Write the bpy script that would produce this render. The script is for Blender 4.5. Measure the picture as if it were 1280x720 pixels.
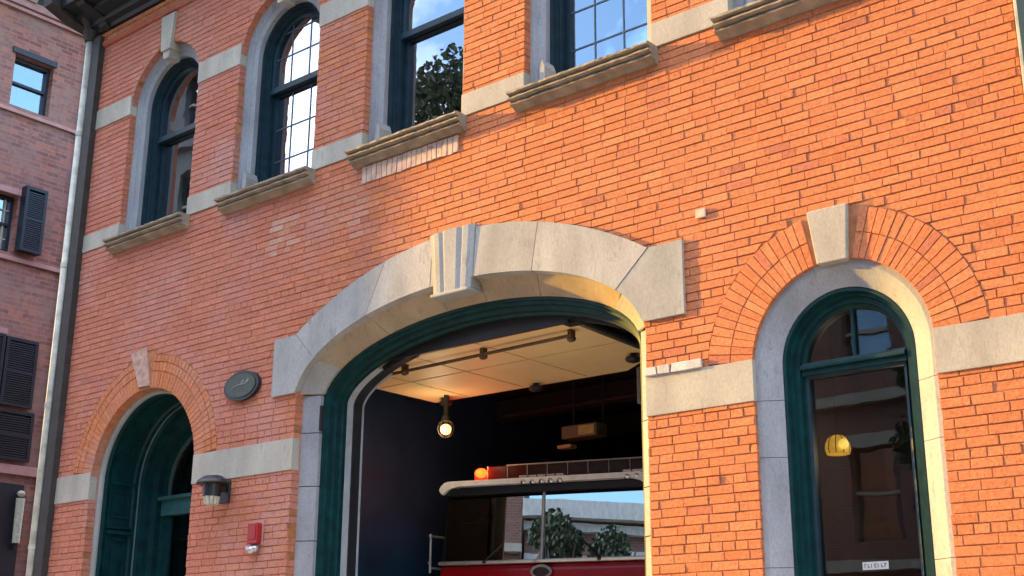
import bpy, bmesh, math, random
from mathutils import Vector, Matrix
R = math.radians
random.seed(7)
scene = bpy.context.scene
for o in list(bpy.data.objects): bpy.data.objects.remove(o)
COL = scene.collection

# ---------------------------------------------------------------- camera
cam_d = bpy.data.cameras.new('camera'); cam = bpy.data.objects.new('camera', cam_d); COL.objects.link(cam)
yaw, pitch, roll, fpx = 7.02708014e-01, 2.97530656e-01, 6.47582442e-03, 1613.98
cy, sy, cp, sp = math.cos(yaw), math.sin(yaw), math.cos(pitch), math.sin(pitch)
fw = Vector((-sy*cp, cy*cp, sp)); rt = Vector((cy, sy, 0)); up = rt.cross(fw)
cr, sr = math.cos(roll), math.sin(roll)
rt, up = cr*rt + sr*up, -sr*rt + cr*up
cam.matrix_world = Matrix((( rt.x, up.x, -fw.x, 0), (rt.y, up.y, -fw.y, -7.8), (rt.z, up.z, -fw.z, 1.6), (0, 0, 0, 1)))
cam_d.sensor_width = 36; cam_d.lens = 36*fpx/1280; cam_d.clip_end = 2000; cam_d.clip_start = .05
scene.camera = cam

# ---------------------------------------------------------------- light
SUN = Vector((1, .205, -.25)).normalized()          # direction the light travels
world = bpy.data.worlds.new('World'); scene.world = world; world.use_nodes = True
wn = world.node_tree.nodes; wl = world.node_tree.links
bg = wn['Background']; sky = wn.new('ShaderNodeTexSky'); sky.sky_type = 'NISHITA'; sky.sun_disc = False
elev = math.asin(-SUN.z)
sky.sun_elevation = elev
sky.sun_rotation = math.atan2(-SUN.x, -SUN.y)
sky.air_density = 1.0; sky.dust_density = .4; sky.ozone_density = 3.0
# broken cloud mirrored in the glass, brightened and spread overhead as added fill
tc_ = wn.new('ShaderNodeTexCoord'); mp_ = wn.new('ShaderNodeMapping'); mp_.inputs['Scale'].default_value = (1, 1, 2.2); mp_.inputs['Location'].default_value = (0.0, 0.0, 0.0)
nz_ = wn.new('ShaderNodeTexNoise'); nz_.inputs['Scale'].default_value = 2.1; nz_.inputs['Detail'].default_value = 7; nz_.inputs['Roughness'].default_value = .55
rp_ = wn.new('ShaderNodeValToRGB'); rp_.color_ramp.elements[0].position = .44; rp_.color_ramp.elements[1].position = .56
mx_ = wn.new('ShaderNodeMix'); mx_.data_type = 'RGBA'; mx_.inputs[7].default_value = (6.2, 6.8, 8.6, 1)
wl.new(tc_.outputs['Generated'], mp_.inputs[0]); wl.new(mp_.outputs[0], nz_.inputs['Vector']); 
sp_x = wn.new('ShaderNodeSeparateXYZ'); wl.new(tc_.outputs['Generated'], sp_x.inputs[0])
def wmath(op, a, b):
    m_ = wn.new('ShaderNodeMath'); m_.operation = op
    for i_, v_ in ((0, a), (1, b)):
        if v_ is None: continue
        if isinstance(v_, (int, float)): m_.inputs[i_].default_value = v_
        else: wl.new(v_, m_.inputs[i_])
    return m_.outputs[0]
bx_ = wmath('MULTIPLY', wmath('SUBTRACT', wmath('MULTIPLY', sp_x.outputs[0], -1.0), .61), 1.5)
bz_ = wmath('MULTIPLY', wmath('SUBTRACT', sp_x.outputs[2], .58), 1.3)
bias = wmath('MAXIMUM', wmath('MINIMUM', wmath('MAXIMUM', bx_, bz_), .12), -.2)
wl.new(wmath('ADD', nz_.outputs[0], bias), rp_.inputs[0])
wl.new(rp_.outputs[0], mx_.inputs[0]); wl.new(sky.outputs[0], mx_.inputs[6]); wl.new(mx_.outputs[2], bg.inputs[0]); bg.inputs[1].default_value = .15
sun_d = bpy.data.lights.new('sun', 'SUN'); sun_d.energy = 4.2; sun_d.angle = R(1.0); sun_d.color = (1, .57, .07)
sun = bpy.data.objects.new('sun', sun_d); COL.objects.link(sun)
sun.rotation_euler = SUN.to_track_quat('-Z', 'Y').to_euler(); sun.location = (-40, -10, 30)
vs = scene.view_settings
vs.view_transform = 'Standard'; vs.look = 'None'; vs.gamma = 1; vs.exposure = 2.06

# ---------------------------------------------------------------- materials
def new_mat(name):
    m = bpy.data.materials.new(name); m.use_nodes = True
    return m, m.node_tree.nodes, m.node_tree.links, m.node_tree.nodes['Principled BSDF']
def setp(b, **k):
    for a, v in k.items():
        n = a.replace('_', ' ')
        if n in b.inputs: b.inputs[n].default_value = v
def coords(n, l, scale=(1, 1, 1)):
    tc = n.new('ShaderNodeTexCoord'); mp = n.new('ShaderNodeMapping'); mp.inputs['Scale'].default_value = scale
    l.new(tc.outputs['Object'], mp.inputs[0]); return mp.outputs[0]
def noise(n, l, vec, scale, detail=4, rough=.6):
    t = n.new('ShaderNodeTexNoise'); t.inputs['Scale'].default_value = scale; t.inputs['Detail'].default_value = detail
    t.inputs['Roughness'].default_value = rough; l.new(vec, t.inputs['Vector']); return t.outputs[0]
def ramp(n, l, fac, stops):
    r = n.new('ShaderNodeValToRGB'); e = r.color_ramp.elements
    while len(e) < len(stops): e.new(.5)
    for i, (p, c) in enumerate(stops): e[i].position = p; e[i].color = (*c, 1)
    l.new(fac, r.inputs[0]); return r.outputs[0]
def mix(n, l, fac, a, b, mode='MIX'):
    m = n.new('ShaderNodeMix'); m.data_type = 'RGBA'; m.blend_type = mode
    if isinstance(fac, (int, float)): m.inputs[0].default_value = fac
    else: l.new(fac, m.inputs[0])
    for s, v in ((6, a), (7, b)):
        if isinstance(v, tuple): m.inputs[s].default_value = (*v, 1)
        else: l.new(v, m.inputs[s])
    return m.outputs[2]
def bump(n, l, b, h, strength=.4, dist=.01):
    bp = n.new('ShaderNodeBump'); bp.inputs['Strength'].default_value = strength; bp.inputs['Distance'].default_value = dist
    l.new(h, bp.inputs['Height']); l.new(bp.outputs[0], b.inputs['Normal'])

def simple(name, col, rough=.5, metal=0, var=.25, scale=9, bumps=.1, spec=.5):
    m, n, l, b = new_mat(name); v = coords(n, l)
    f = noise(n, l, v, scale, 5)
    dark = tuple(c*(1-var) for c in col); lite = tuple(min(1, c*(1+var)) for c in col)
    c = ramp(n, l, f, [(.3, dark), (.7, lite)])
    l.new(c, b.inputs['Base Color'])
    setp(b, Roughness=rough, Metallic=metal); b.inputs['Specular IOR Level'].default_value = spec
    if bumps: bump(n, l, b, noise(n, l, v, scale*6, 4), bumps, .004)
    return m

def brick_mat():
    m, n, l, b = new_mat('brick')
    at = n.new('ShaderNodeVertexColor'); at.layer_name = 'tone'
    v = coords(n, l)
    fine = noise(n, l, v, 42, 6, .8)
    big = noise(n, l, v, .9, 4, .6)
    c = mix(n, l, .8, at.outputs[0], ramp(n, l, fine, [(.30, (.42, .36, .33)), (.48, (.93, .90, .88)), (.58, (1.1, 1.1, 1.1)), (.72, (1.5, 1.75, 1.9))]), 'MULTIPLY')
    # pale lime bloom, patchy
    st = ramp(n, l, big, [(.48, (0, 0, 0)), (.70, (.40, .40, .40))])
    sp_ = noise(n, l, v, 22, 5, .8)
    # left half: real pale mottling, strengthened to paint in the pinker shade there
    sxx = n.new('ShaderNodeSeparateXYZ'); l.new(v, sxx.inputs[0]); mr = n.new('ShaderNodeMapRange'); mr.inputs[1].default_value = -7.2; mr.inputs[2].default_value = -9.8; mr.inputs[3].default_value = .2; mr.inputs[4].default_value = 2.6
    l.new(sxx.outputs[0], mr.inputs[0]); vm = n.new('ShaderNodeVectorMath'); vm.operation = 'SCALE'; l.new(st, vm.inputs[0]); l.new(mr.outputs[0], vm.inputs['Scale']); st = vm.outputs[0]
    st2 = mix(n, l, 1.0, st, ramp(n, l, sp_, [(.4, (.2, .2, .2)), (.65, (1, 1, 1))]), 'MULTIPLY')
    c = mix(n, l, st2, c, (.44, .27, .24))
    # soot flecks
    fl = ramp(n, l, noise(n, l, v, 31, 3, .6), [(.60, (0, 0, 0)), (.72, (.6, .6, .6))])
    c = mix(n, l, fl, c, (.22, .07, .035))
    pf_ = ramp(n, l, noise(n, l, v, 19, 4, .7), [(.58, (0, 0, 0)), (.72, (.5, .5, .5))])
    c = mix(n, l, pf_, c, (.56, .25, .13))
    l.new(c, b.inputs['Base Color']); setp(b, Roughness=.9); b.inputs['Specular IOR Level'].default_value = .25
    bump(n, l, b, noise(n, l, v, 60, 6, .75), .8, .009)
    return m
M = {}
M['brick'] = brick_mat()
M['mortar'] = simple('mortar', (.34, .13, .05), .95, var=.35, scale=12, bumps=.4)

def stone_mat(name, base, stain, dark, sc=3.0):
    m, n, l, b = new_mat(name); v = coords(n, l, (1, 1, .40))
    a = ramp(n, l, noise(n, l, v, sc, 6, .65), [(.33, stain), (.62, base)])
    sp_ = ramp(n, l, noise(n, l, v, 90, 3, .8), [(.35, (.8, .8, .8)), (.6, (1.05, 1.05, 1.05))])
    a = mix(n, l, .8, a, sp_, 'MULTIPLY')
    d = ramp(n, l, noise(n, l, v, sc*4, 6, .75), [(.52, (0, 0, 0)), (.74, (.75, .75, .75))])
    a = mix(n, l, d, a, dark)
    l.new(a, b.inputs['Base Color']); setp(b, Roughness=.85); b.inputs['Specular IOR Level'].default_value = .25
    bump(n, l, b, noise(n, l, v, 45, 6, .75), .35, .006)
    return m
M['stone'] = stone_mat('belt_stone', (.44, .40, .32), (.30, .265, .21), (.20, .175, .145))
M['granite'] = stone_mat('bay_stone', (.36, .345, .31), (.25, .24, .215), (.14, .13, .115), 3.0)
M['granite_b'] = stone_mat('bay_stone_pale', (.40, .38, .34), (.28, .265, .24), (.15, .14, .125), 3.6)
M['jamb_stone'] = stone_mat('jamb_stone', (.33, .33, .335), (.23, .23, .235), (.13, .13, .13), 4)
M['soffit_stone'] = stone_mat('arch_stone', (.40, .31, .20), (.27, .20, .125), (.15, .11, .07), 2.5)
M['sill'] = stone_mat('sill_stone', (.34, .28, .20), (.19, .155, .11), (.07, .056, .042), 7)
M['pale_paint'] = simple('pale_paint', (.50, .34, .26), .8, var=.3, scale=14, bumps=.4)
M['teal'] = simple('teal_paint', (.0015, .027, .028), .45, var=.45, scale=9, bumps=.25, spec=.25)
M['sash'] = simple('blue_black_sash_paint', (.007, .024, .034), .45, var=.4, scale=9, bumps=.25, spec=.3)
M['muntin'] = simple('grey_blue_muntin', (.055, .075, .095), .5, var=.2)
M['black'] = simple('black_paint', (.012, .013, .015), .5, var=.3, scale=8)
M['seal'] = simple('grey_seal', (.34, .36, .37), .6, var=.15, scale=10)
M['door_panel'] = simple('tan_door_panel', (.88, .62, .27), .55, var=.06, scale=2.2, bumps=.06)
M['rod'] = simple('rusty_rod', (.10, .055, .025), .6, metal=.3, var=.4, scale=20)
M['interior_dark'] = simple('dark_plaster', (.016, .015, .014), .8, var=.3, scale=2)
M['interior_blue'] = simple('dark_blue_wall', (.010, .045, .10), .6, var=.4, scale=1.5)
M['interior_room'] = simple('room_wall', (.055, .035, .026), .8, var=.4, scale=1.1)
M['concrete'] = simple('concrete', (.48, .45, .40), .9, var=.15, scale=3, bumps=.3)
M['asphalt'] = simple('asphalt', (.09, .086, .08), .92, var=.25, scale=14, bumps=.5)
M['kerb'] = simple('kerb_granite', (.35, .34, .32), .85, var=.2, scale=12, bumps=.3)
M['white_line'] = simple('road_paint', (.75, .74, .70), .8, var=.12, scale=10)
M['blind'] = simple('white_blind', (.78, .77, .74), .75, var=.05, scale=3, bumps=.03)
M['pipe'] = simple('weathered_pipe', (.42, .40, .32), .5, metal=.0, var=.3, scale=9, bumps=.2)
M['board'] = simple('dark_corner_board', (.028, .022, .018), .7, var=.4, scale=7)
M['eave'] = simple('dark_green_eave', (.005, .009, .009), .5, var=.4, scale=5)
M['chrome'] = simple('polished_metal', (.72, .70, .68), .18, metal=1, var=.06, scale=6, bumps=.05)
M['visor'] = simple('pale_visor_metal', (.92, .87, .83), .28, metal=0, var=.12, scale=14, bumps=.1)
M['steel'] = simple('brushed_steel', (.50, .49, .47), .42, metal=.7, var=.15, scale=9)
M['red'] = simple('fire_red_paint', (.36, .006, .008), .22, var=.05, scale=4, bumps=0)
M['alarm_red'] = simple('alarm_red', (.30, .012, .012), .45, var=.25, scale=20)
M['rubber'] = simple('rubber', (.02, .02, .02), .8)
M['iron'] = simple('black_iron', (.02, .021, .023), .45, metal=.3, var=.3, scale=12)
M['bronze'] = simple('green_bronze', (.055, .068, .055), .5, metal=.5, var=.3, scale=18, bumps=.2)
M['bronze_lit'] = simple('worn_bronze', (.24, .27, .25), .45, metal=.4, var=.2, scale=18)  # paler bronze for the raised script
M['frost'] = simple('ribbed_lamp_glass', (.40, .40, .30), .25, var=.2, scale=30)
M['shutter'] = simple('blue_black_shutter', (.006, .009, .016), .45, var=.3, scale=7)
M['cream'] = simple('cream_stone', (.36, .31, .23), .85, var=.15, scale=1.5)
M['dark_stone'] = simple('dark_stone', (.10, .095, .09), .85, var=.4, scale=.8)
M['white_ceramic'] = stone_mat('white_marble', (.56, .53, .48), (.42, .39, .35), (.22, .19, .17), 9)
M['bark'] = simple('bark', (.09, .065, .045), .9, var=.3, scale=8, bumps=.6)
M['sign_white'] = simple('sign_white', (.42, .42, .40), .6, var=.1)
M['green_board'] = simple('dark_green_board', (.010, .034, .028), .5, var=.3, scale=3)
M['rose_trim'] = simple('rose_trim', (.36, .19, .17), .8, var=.2, scale=5, bumps=.3)

def emis(name, col, s, base=(.8, .6, .3)):
    m, n, l, b = new_mat(name); v = coords(n, l)
    f = ramp(n, l, noise(n, l, v, 25, 3), [(.3, tuple(c*.55 for c in col)), (.65, col)])
    l.new(f, b.inputs['Emission Color']); b.inputs['Emission Strength'].default_value = s
    b.inputs['Base Color'].default_value = (*base, 1); return m
M['bulb'] = emis('lit_bulb', (1, .50, .13), 1.1)
M['amber'] = emis('lit_beacon', (1, .055, .006), 2.2, (.8, .1, .02))
M['beacon_red'] = emis('glowing_red_lens', (.8, .03, .01), .5, (.3, .01, .01))
M['pendant'] = emis('lit_pendant_glass', (1, .5, .03), .35)
M['pendant_dim'] = emis('dim_pendant_glass', (.9, .42, .02), .22)
M['pendant_hot'] = emis('lit_pendant_bulb', (1, .60, .08), .45)

def glass_mat(name, refl=.45, tint=(.9, .95, 1), through=(.8, .85, .85), wav=.05):
    m = bpy.data.materials.new(name); m.use_nodes = True
    n = m.node_tree.nodes; l = m.node_tree.links
    for x in list(n):
        if x.type == 'BSDF_PRINCIPLED': n.remove(x)
    out = n['Material Output']; g = n.new('ShaderNodeBsdfGlossy'); t = n.new('ShaderNodeBsdfTransparent'); mx = n.new('ShaderNodeMixShader')
    g.inputs['Roughness'].default_value = .0; g.inputs['Color'].default_value = (*tint, 1); t.inputs['Color'].default_value = (*through, 1)
    v = coords(n, l); bp = n.new('ShaderNodeBump'); bp.inputs['Strength'].default_value = wav; bp.inputs['Distance'].default_value = .02
    l.new(noise(n, l, v, 2.5, 2, .4), bp.inputs['Height']); l.new(bp.outputs[0], g.inputs['Normal'])
    fr = n.new('ShaderNodeFresnel'); fr.inputs['IOR'].default_value = 1.45
    ad = n.new('ShaderNodeMath'); ad.operation = 'ADD'; ad.use_clamp = True; ad.inputs[1].default_value = refl
    l.new(fr.outputs[0], ad.inputs[0]); l.new(ad.outputs[0], mx.inputs[0])
    l.new(t.outputs[0], mx.inputs[1]); l.new(g.outputs[0], mx.inputs[2]); l.new(mx.outputs[0], out.inputs[0])
    return m
M['glass'] = glass_mat('old_window_glass', .36)
M['glass_clear'] = glass_mat('shop_glass', .03, wav=.03)
M['windscreen'] = glass_mat('windscreen_glass', .55, (.85, .95, 1), (.3, .35, .35), .012)
M['lens'] = simple('smoked_lens', (.05, .028, .03), .2, var=.3, scale=20, bumps=0)
M['lens_red'] = simple('red_lens', (.07, .008, .008), .2, var=.3, scale=20, bumps=0)

def wallbrick(name, a, b_, mort, sc=1.0, patches=None, plane='XZ'):
    m, n, l, b = new_mat(name)
    tc = n.new('ShaderNodeTexCoord'); sx = n.new('ShaderNodeSeparateXYZ'); cx = n.new('ShaderNodeCombineXYZ')
    l.new(tc.outputs['Object'], sx.inputs[0])
    l.new(sx.outputs[0 if plane == 'XZ' else 1], cx.inputs[0]); l.new(sx.outputs[2], cx.inputs[1])
    t = n.new('ShaderNodeTexBrick'); l.new(cx.outputs[0], t.inputs['Vector'])
    t.inputs['Scale'].default_value = sc; t.inputs['Brick Width'].default_value = .22; t.inputs['Row Height'].default_value = .072
    t.inputs['Mortar Size'].default_value = .008; t.inputs['Color1'].default_value = (*a, 1); t.inputs['Color2'].default_value = (*b_, 1); t.inputs['Mortar'].default_value = (*mort, 1)
    c = t.outputs[0]
    if patches:
        f = ramp(n, l, noise(n, l, tc.outputs['Object'], 1.6, 6, .75), [(.42, (0, 0, 0)), (.62, (.75, .75, .75))])
        c = mix(n, l, f, c, patches)
        f2 = ramp(n, l, noise(n, l, tc.outputs['Object'], 7, 6, .8), [(.5, (0, 0, 0)), (.62, (.55, .55, .55))])
        c = mix(n, l, f2, c, (a[0]*.42, a[1]*.45, a[2]*.6))
    l.new(c, b.inputs['Base Color']); setp(b, Roughness=.9)
    bump(n, l, b, t.outputs[1], -.5, .01)
    return m
M['side_brick'] = wallbrick('side_wall_brick', (.35, .125, .085), (.16, .055, .045), (.25, .16, .13), 1, (.22, .14, .12), 'YZ')
M['far_brick'] = wallbrick('far_wall_brick', (.20, .085, .055), (.15, .06, .04), (.2, .15, .12))

# ---------------------------------------------------------------- mesh helpers
def tag(o, label=None, cat=None, group=None, kind=None):
    if label: o['label'] = label
    if cat: o['category'] = cat
    if group: o['group'] = group
    if kind: o['kind'] = kind
    return o
def empty(name, loc=(0, 0, 0), rz=0):
    o = bpy.data.objects.new(name, None); COL.objects.link(o); o.location = loc; o.rotation_euler = (0, 0, rz); o.empty_display_size = .2
    return o
def link_mesh(name, me, mat, parent=None):
    for m in (mat if isinstance(mat, (list, tuple)) else [mat]): me.materials.append(M[m] if isinstance(m, str) else m)
    o = bpy.data.objects.new(name, me); COL.objects.link(o)
    if parent is not None: o.parent = parent
    return o
def obj(name, bm, mat, parent=None, smooth=False, offset=None):
    bmesh.ops.recalc_face_normals(bm, faces=bm.faces)
    me = bpy.data.meshes.new(name); bm.to_mesh(me); bm.free()
    if smooth:
        for p in me.polygons: p.use_smooth = True
    return link_mesh(name, me, mat, parent)
def new(): return bmesh.new()
def box(bm, x0, x1, y0, y1, z0, z1, bev=0, mi=0):
    b2 = bmesh.new() if bev else bm
    vs_ = [b2.verts.new((x, y, z)) for x in (x0, x1) for y in (y0, y1) for z in (z0, z1)]
    fs = [(0, 1, 3, 2), (4, 6, 7, 5), (0, 4, 5, 1), (2, 3, 7, 6), (0, 2, 6, 4), (1, 5, 7, 3)]
    out = [b2.faces.new([vs_[i] for i in f]) for f in fs]
    for f in out: f.material_index = mi
    if bev:
        bmesh.ops.recalc_face_normals(b2, faces=b2.faces)
        bmesh.ops.bevel(b2, geom=list(b2.edges), offset=bev, segments=2, affect='EDGES', profile=.6)
        for f in b2.faces: f.material_index = mi
        me = bpy.data.meshes.new('t'); b2.to_mesh(me); b2.free(); bm.from_mesh(me); bpy.data.meshes.remove(me)
    return bm
def B(*a, **k): return box(new(), *a, **k)
def prism(bm, pts, y0, y1, mi=0):
    """closed outline in (x, z), given thickness in y"""
    a = [bm.verts.new((x, y0, z)) for x, z in pts]; b = [bm.verts.new((x, y1, z)) for x, z in pts]; n = len(pts)
    fs = [bm.faces.new(a), bm.faces.new(b[::-1])]
    for i in range(n): fs.append(bm.faces.new((a[i], b[i], b[(i+1) % n], a[(i+1) % n])))
    for f in fs: f.material_index = mi
    return bm
def prof_x(bm, prof, x0, x1, taper=0):
    """profile in (y, z) run along x"""
    a = [bm.verts.new((x0, y, z)) for y, z in prof]; b = [bm.verts.new((x1, y, z)) for y, z in prof]; n = len(prof)
    bm.faces.new(a); bm.faces.new(b[::-1])
    for i in range(n): bm.faces.new((a[i], b[i], b[(i+1) % n], a[(i+1) % n]))
    return bm
def cyl(bm, p, q, r, r2=None, seg=14, cap=True):
    p, q = Vector(p), Vector(q); d = q-p; r2 = r if r2 is None else r2
    m = Matrix.Translation((p+q)/2) @ d.to_track_quat('Z', 'Y').to_matrix().to_4x4()
    bmesh.ops.create_cone(bm, cap_ends=cap, segments=seg, radius1=r, radius2=r2, depth=d.length, matrix=m); return bm
def sph(bm, c, r, sc=(1, 1, 1), u=16, v=10):
    m = Matrix.Translation(c) @ Matrix.Diagonal((*sc, 1)); bmesh.ops.create_uvsphere(bm, u_segments=u, v_segments=v, radius=r, matrix=m); return bm
def arch(xl, xr, zb, zs, rise=None, seg=40):
    """outline of an arched opening: left foot up and over to right foot; semi-ellipse"""
    a = (xr-xl)/2; cx = (xl+xr)/2; b = a if rise is None else rise
    pts = [(xl, zb)]
    for i in range(seg+1):
        t = math.pi*(1-i/seg); pts.append((cx+a*math.cos(t), zs+b*math.sin(t)))
    pts.append((xr, zb)); return pts
def offset(pts, d):
    out = []
    n = len(pts)
    for i in range(n):
        def nr(a, b):
            dx, dz = b[0]-a[0], b[1]-a[1]; L = math.hypot(dx, dz) or 1; return (dz/L, -dx/L)
        n1 = nr(pts[i-1], pts[i]) if i > 0 else None; n2 = nr(pts[i], pts[i+1]) if i < n-1 else None
        if n1 is None: n1 = n2
        if n2 is None: n2 = n1
        mx, mz = n1[0]+n2[0], n1[1]+n2[1]; L = math.hypot(mx, mz); mx /= L; mz /= L
        k = d/max(.5, mx*n1[0]+mz*n1[1]); out.append((pts[i][0]+mx*k, pts[i][1]+mz*k))
    return out
def sweep(bm, path, prof, mi=0):
    """closed profile of (inset, y) swept along an open path in (x, z)"""
    cols = []
    offs = {}
    for ins, y in prof:
        if ins not in offs: offs[ins] = offset(path, ins)
        cols.append([bm.verts.new((x, y, z)) for x, z in offs[ins]])
    n = len(prof); k = len(path)
    for j in range(n):
        a, b = cols[j], cols[(j+1) % n]
        for i in range(k-1): bm.faces.new((a[i], a[i+1], b[i+1], b[i])).material_index = mi
    bm.faces.new([c[0] for c in cols]).material_index = mi; bm.faces.new([c[-1] for c in cols][::-1]).material_index = mi
    return bm
def plate_mesh(outer, holes, y0, y1):
    """flat plate with holes, outlines in (x, z)"""
    cu = bpy.data.curves.new('c', 'CURVE'); cu.dimensions = '2D'; cu.fill_mode = 'BOTH'; cu.extrude = (y1-y0)/2
    for pts in [outer]+holes:
        s = cu.splines.new('POLY'); s.points.add(len(pts)-1)
        for i, (x, z) in enumerate(pts): s.points[i].co = (x, z, 0, 1)
        s.use_cyclic_u = True
    o = bpy.data.objects.new('c', cu); COL.objects.link(o); bpy.context.view_layer.update()
    dg = bpy.context.evaluated_depsgraph_get(); me = bpy.data.meshes.new_from_object(o.evaluated_get(dg))
    bpy.data.objects.remove(o); bpy.data.curves.remove(cu)
    for v in me.vertices: x, z, e = v.co; v.co = (x, (y0+y1)/2-e, z)
    me.materials.clear()
    return me
def add_plate(bm, outer, holes, y0, y1):
    me = plate_mesh(outer, holes, y0, y1); bm.from_mesh(me); bpy.data.meshes.remove(me); return bm

# ================================================================= ground
tag(link_mesh('ground', (lambda b: (box(b, -160, 160, -160, 160, -.6, -.16), (lambda me: (b.to_mesh(me), b.free(), me)[2])(bpy.data.meshes.new('ground')))[1])(new()), 'asphalt'), kind='structure')
tag(obj('road', B(-150, 150, -13.2, -3.4, -.15, -.12), 'asphalt'), kind='structure')
tag(obj('pavement', B(-150, 150, -3.2, -.003, -.12, -.004), 'concrete'), kind='structure')
tag(obj('far_pavement', B(-150, 150, -17.0, -13.4, -.12, 0), 'concrete'), kind='structure')
k = new(); box(k, -150, 150, -3.4, -3.202, -.12, .0, .01); box(k, -150, 150, -13.398, -13.2, -.12, .0, .01)
tag(obj('kerb', k, 'kerb'), kind='structure')
k = new()
for i in range(-12, 12): box(k, i*6, i*6+3, -8.4, -8.28, -.119, -.116)
tag(obj('road_marking', k, 'white_line'), kind='structure')

# ================================================================= firehouse
XL, XR, ZT = -13.44, -2.36, 9.75
UW = [(-12.563, -11.252), (-10.505, -9.215), (-8.502, -7.205), (-6.483, -5.160), (-4.45, -3.13)]
Z_SILL, Z_SPR = 6.455, 8.10
DL, DR, DZ = -12.622, -10.779, 3.67
BL, BR, BZ, BRISE = -9.269, -5.291, 4.12, .80
WL, WR, WZ = -4.394, -3.082, 3.724
BELT = [(3.488, 3.784), (6.452, 6.665), (8.037, 8.287)]

house = empty('brick_firehouse', (0, 0, 0))
tag(house, 'old two storey red brick firehouse with pale stone bands and big arched engine bay', 'firehouse')

# --- brick facade, brick by brick
def circ_iv(cx, cz, r, zmin):
    def f(z):
        if z < zmin: return None
        d = r*r-(z-cz)**2
        return (cx-math.sqrt(d), cx+math.sqrt(d)) if d > 0 else None
    return f
def arch_iv(xl, xr, zb, zs, rise):
    a = (xr-xl)/2; c = (xl+xr)/2
    def f(z):
        if z < zb: return None
        if z <= zs: return (xl, xr)
        q = 1-((z-zs)/rise)**2
        return (c-a*math.sqrt(q), c+a*math.sqrt(q)) if q > 0 else None
    return f
regs = [arch_iv(l, r, Z_SILL, Z_SPR, (r-l)/2) for l, r in UW]
regs += [arch_iv(DL, DR, 0, DZ, (DR-DL)/2), arch_iv(BL, BR, 0, BZ, BRISE), arch_iv(WL, WR, .75, WZ, (WR-WL)/2)]
RW_C, RW_R = -3.738, .656; DC, DRAD = -11.70, .9215
regs += [circ_iv(RW_C, WZ, 1.02, 3.784), circ_iv(DC, DZ, 1.285, 3.784)]
regs.append(arch_iv(BL-.10, BR+.10, 4.235, 4.25, BRISE+.06-.13+.10))
def tone(x, z):
    t = random.random()
    c = [.50, .168, .068]
    k = random.gauss(1, .04)
    if t < .02: c = [.42, .135, .07]
    elif t < .16: c = [.52, .188, .078]
    elif t < .30: c = [.49, .155, .060]
    c = [v*k for v in c]
    d_ = min(1, max(0, (-7.4-x)/2.6+random.gauss(0, .22)))*.62      # left bricks tinted pinker: the look of shade put into their colour
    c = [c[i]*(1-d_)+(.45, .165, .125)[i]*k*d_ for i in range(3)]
    # worn pale patch of replaced bricks under the second window; washed streak ends
    if -9.80 < x < -9.44 and 5.62 < z < 6.12 and random.random() < .8:
        w = random.uniform(.1, .65)*max(0, 1-abs(x+9.62)/.24)**.5; c = [c[i]*(1-w)+(.50, .40, .32)[i]*w for i in range(3)]
    if -8.75 < x < -8.45 and 5.6 < z < 6.2 and random.random() < .45:
        w = random.uniform(.1, .4); c = [c[i]*(1-w)+(.48, .32, .25)[i]*w for i in range(3)]
    return c
bm = new(); cl = bm.loops.layers.float_color.new('tone')
def quad_brick(bm, x00, x10, x01, x11, z0, z1, col, y0, y1=.095):
    """front face at y0 with softened arrises"""
    e = .0028
    if min(x10-x00, x11-x01) < -.0001: return
    f4 = [(x00+e, z0+e), (x10-e, z0+e), (x11-e, z1-e), (x01+e, z1-e)]
    m4 = [(x00, z0), (x10, z0), (x11, z1), (x01, z1)]
    tx, tz = random.uniform(-.0012, .0012), random.uniform(-.0012, .0012)
    A = [bm.verts.new((x, y0+(tx if i in (0, 3) else -tx)+(tz if i < 2 else -tz), z)) for i, (x, z) in enumerate(f4)]
    Bv = [bm.verts.new((x, y0+.004, z)) for x, z in m4]; Cv = [bm.verts.new((x, y1, z)) for x, z in m4]
    fs = [bm.faces.new(A)]
    for i in range(4):
        j = (i+1) % 4; fs.append(bm.faces.new((A[i], Bv[i], Bv[j], A[j]))); fs.append(bm.faces.new((Bv[i], Cv[i], Cv[j], Bv[j])))
    for f in fs:
        for lp in f.loops: lp[cl] = (*col, 1)
H, Lb, J = .0650, .208, .0072
row = 0; z = .01
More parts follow.
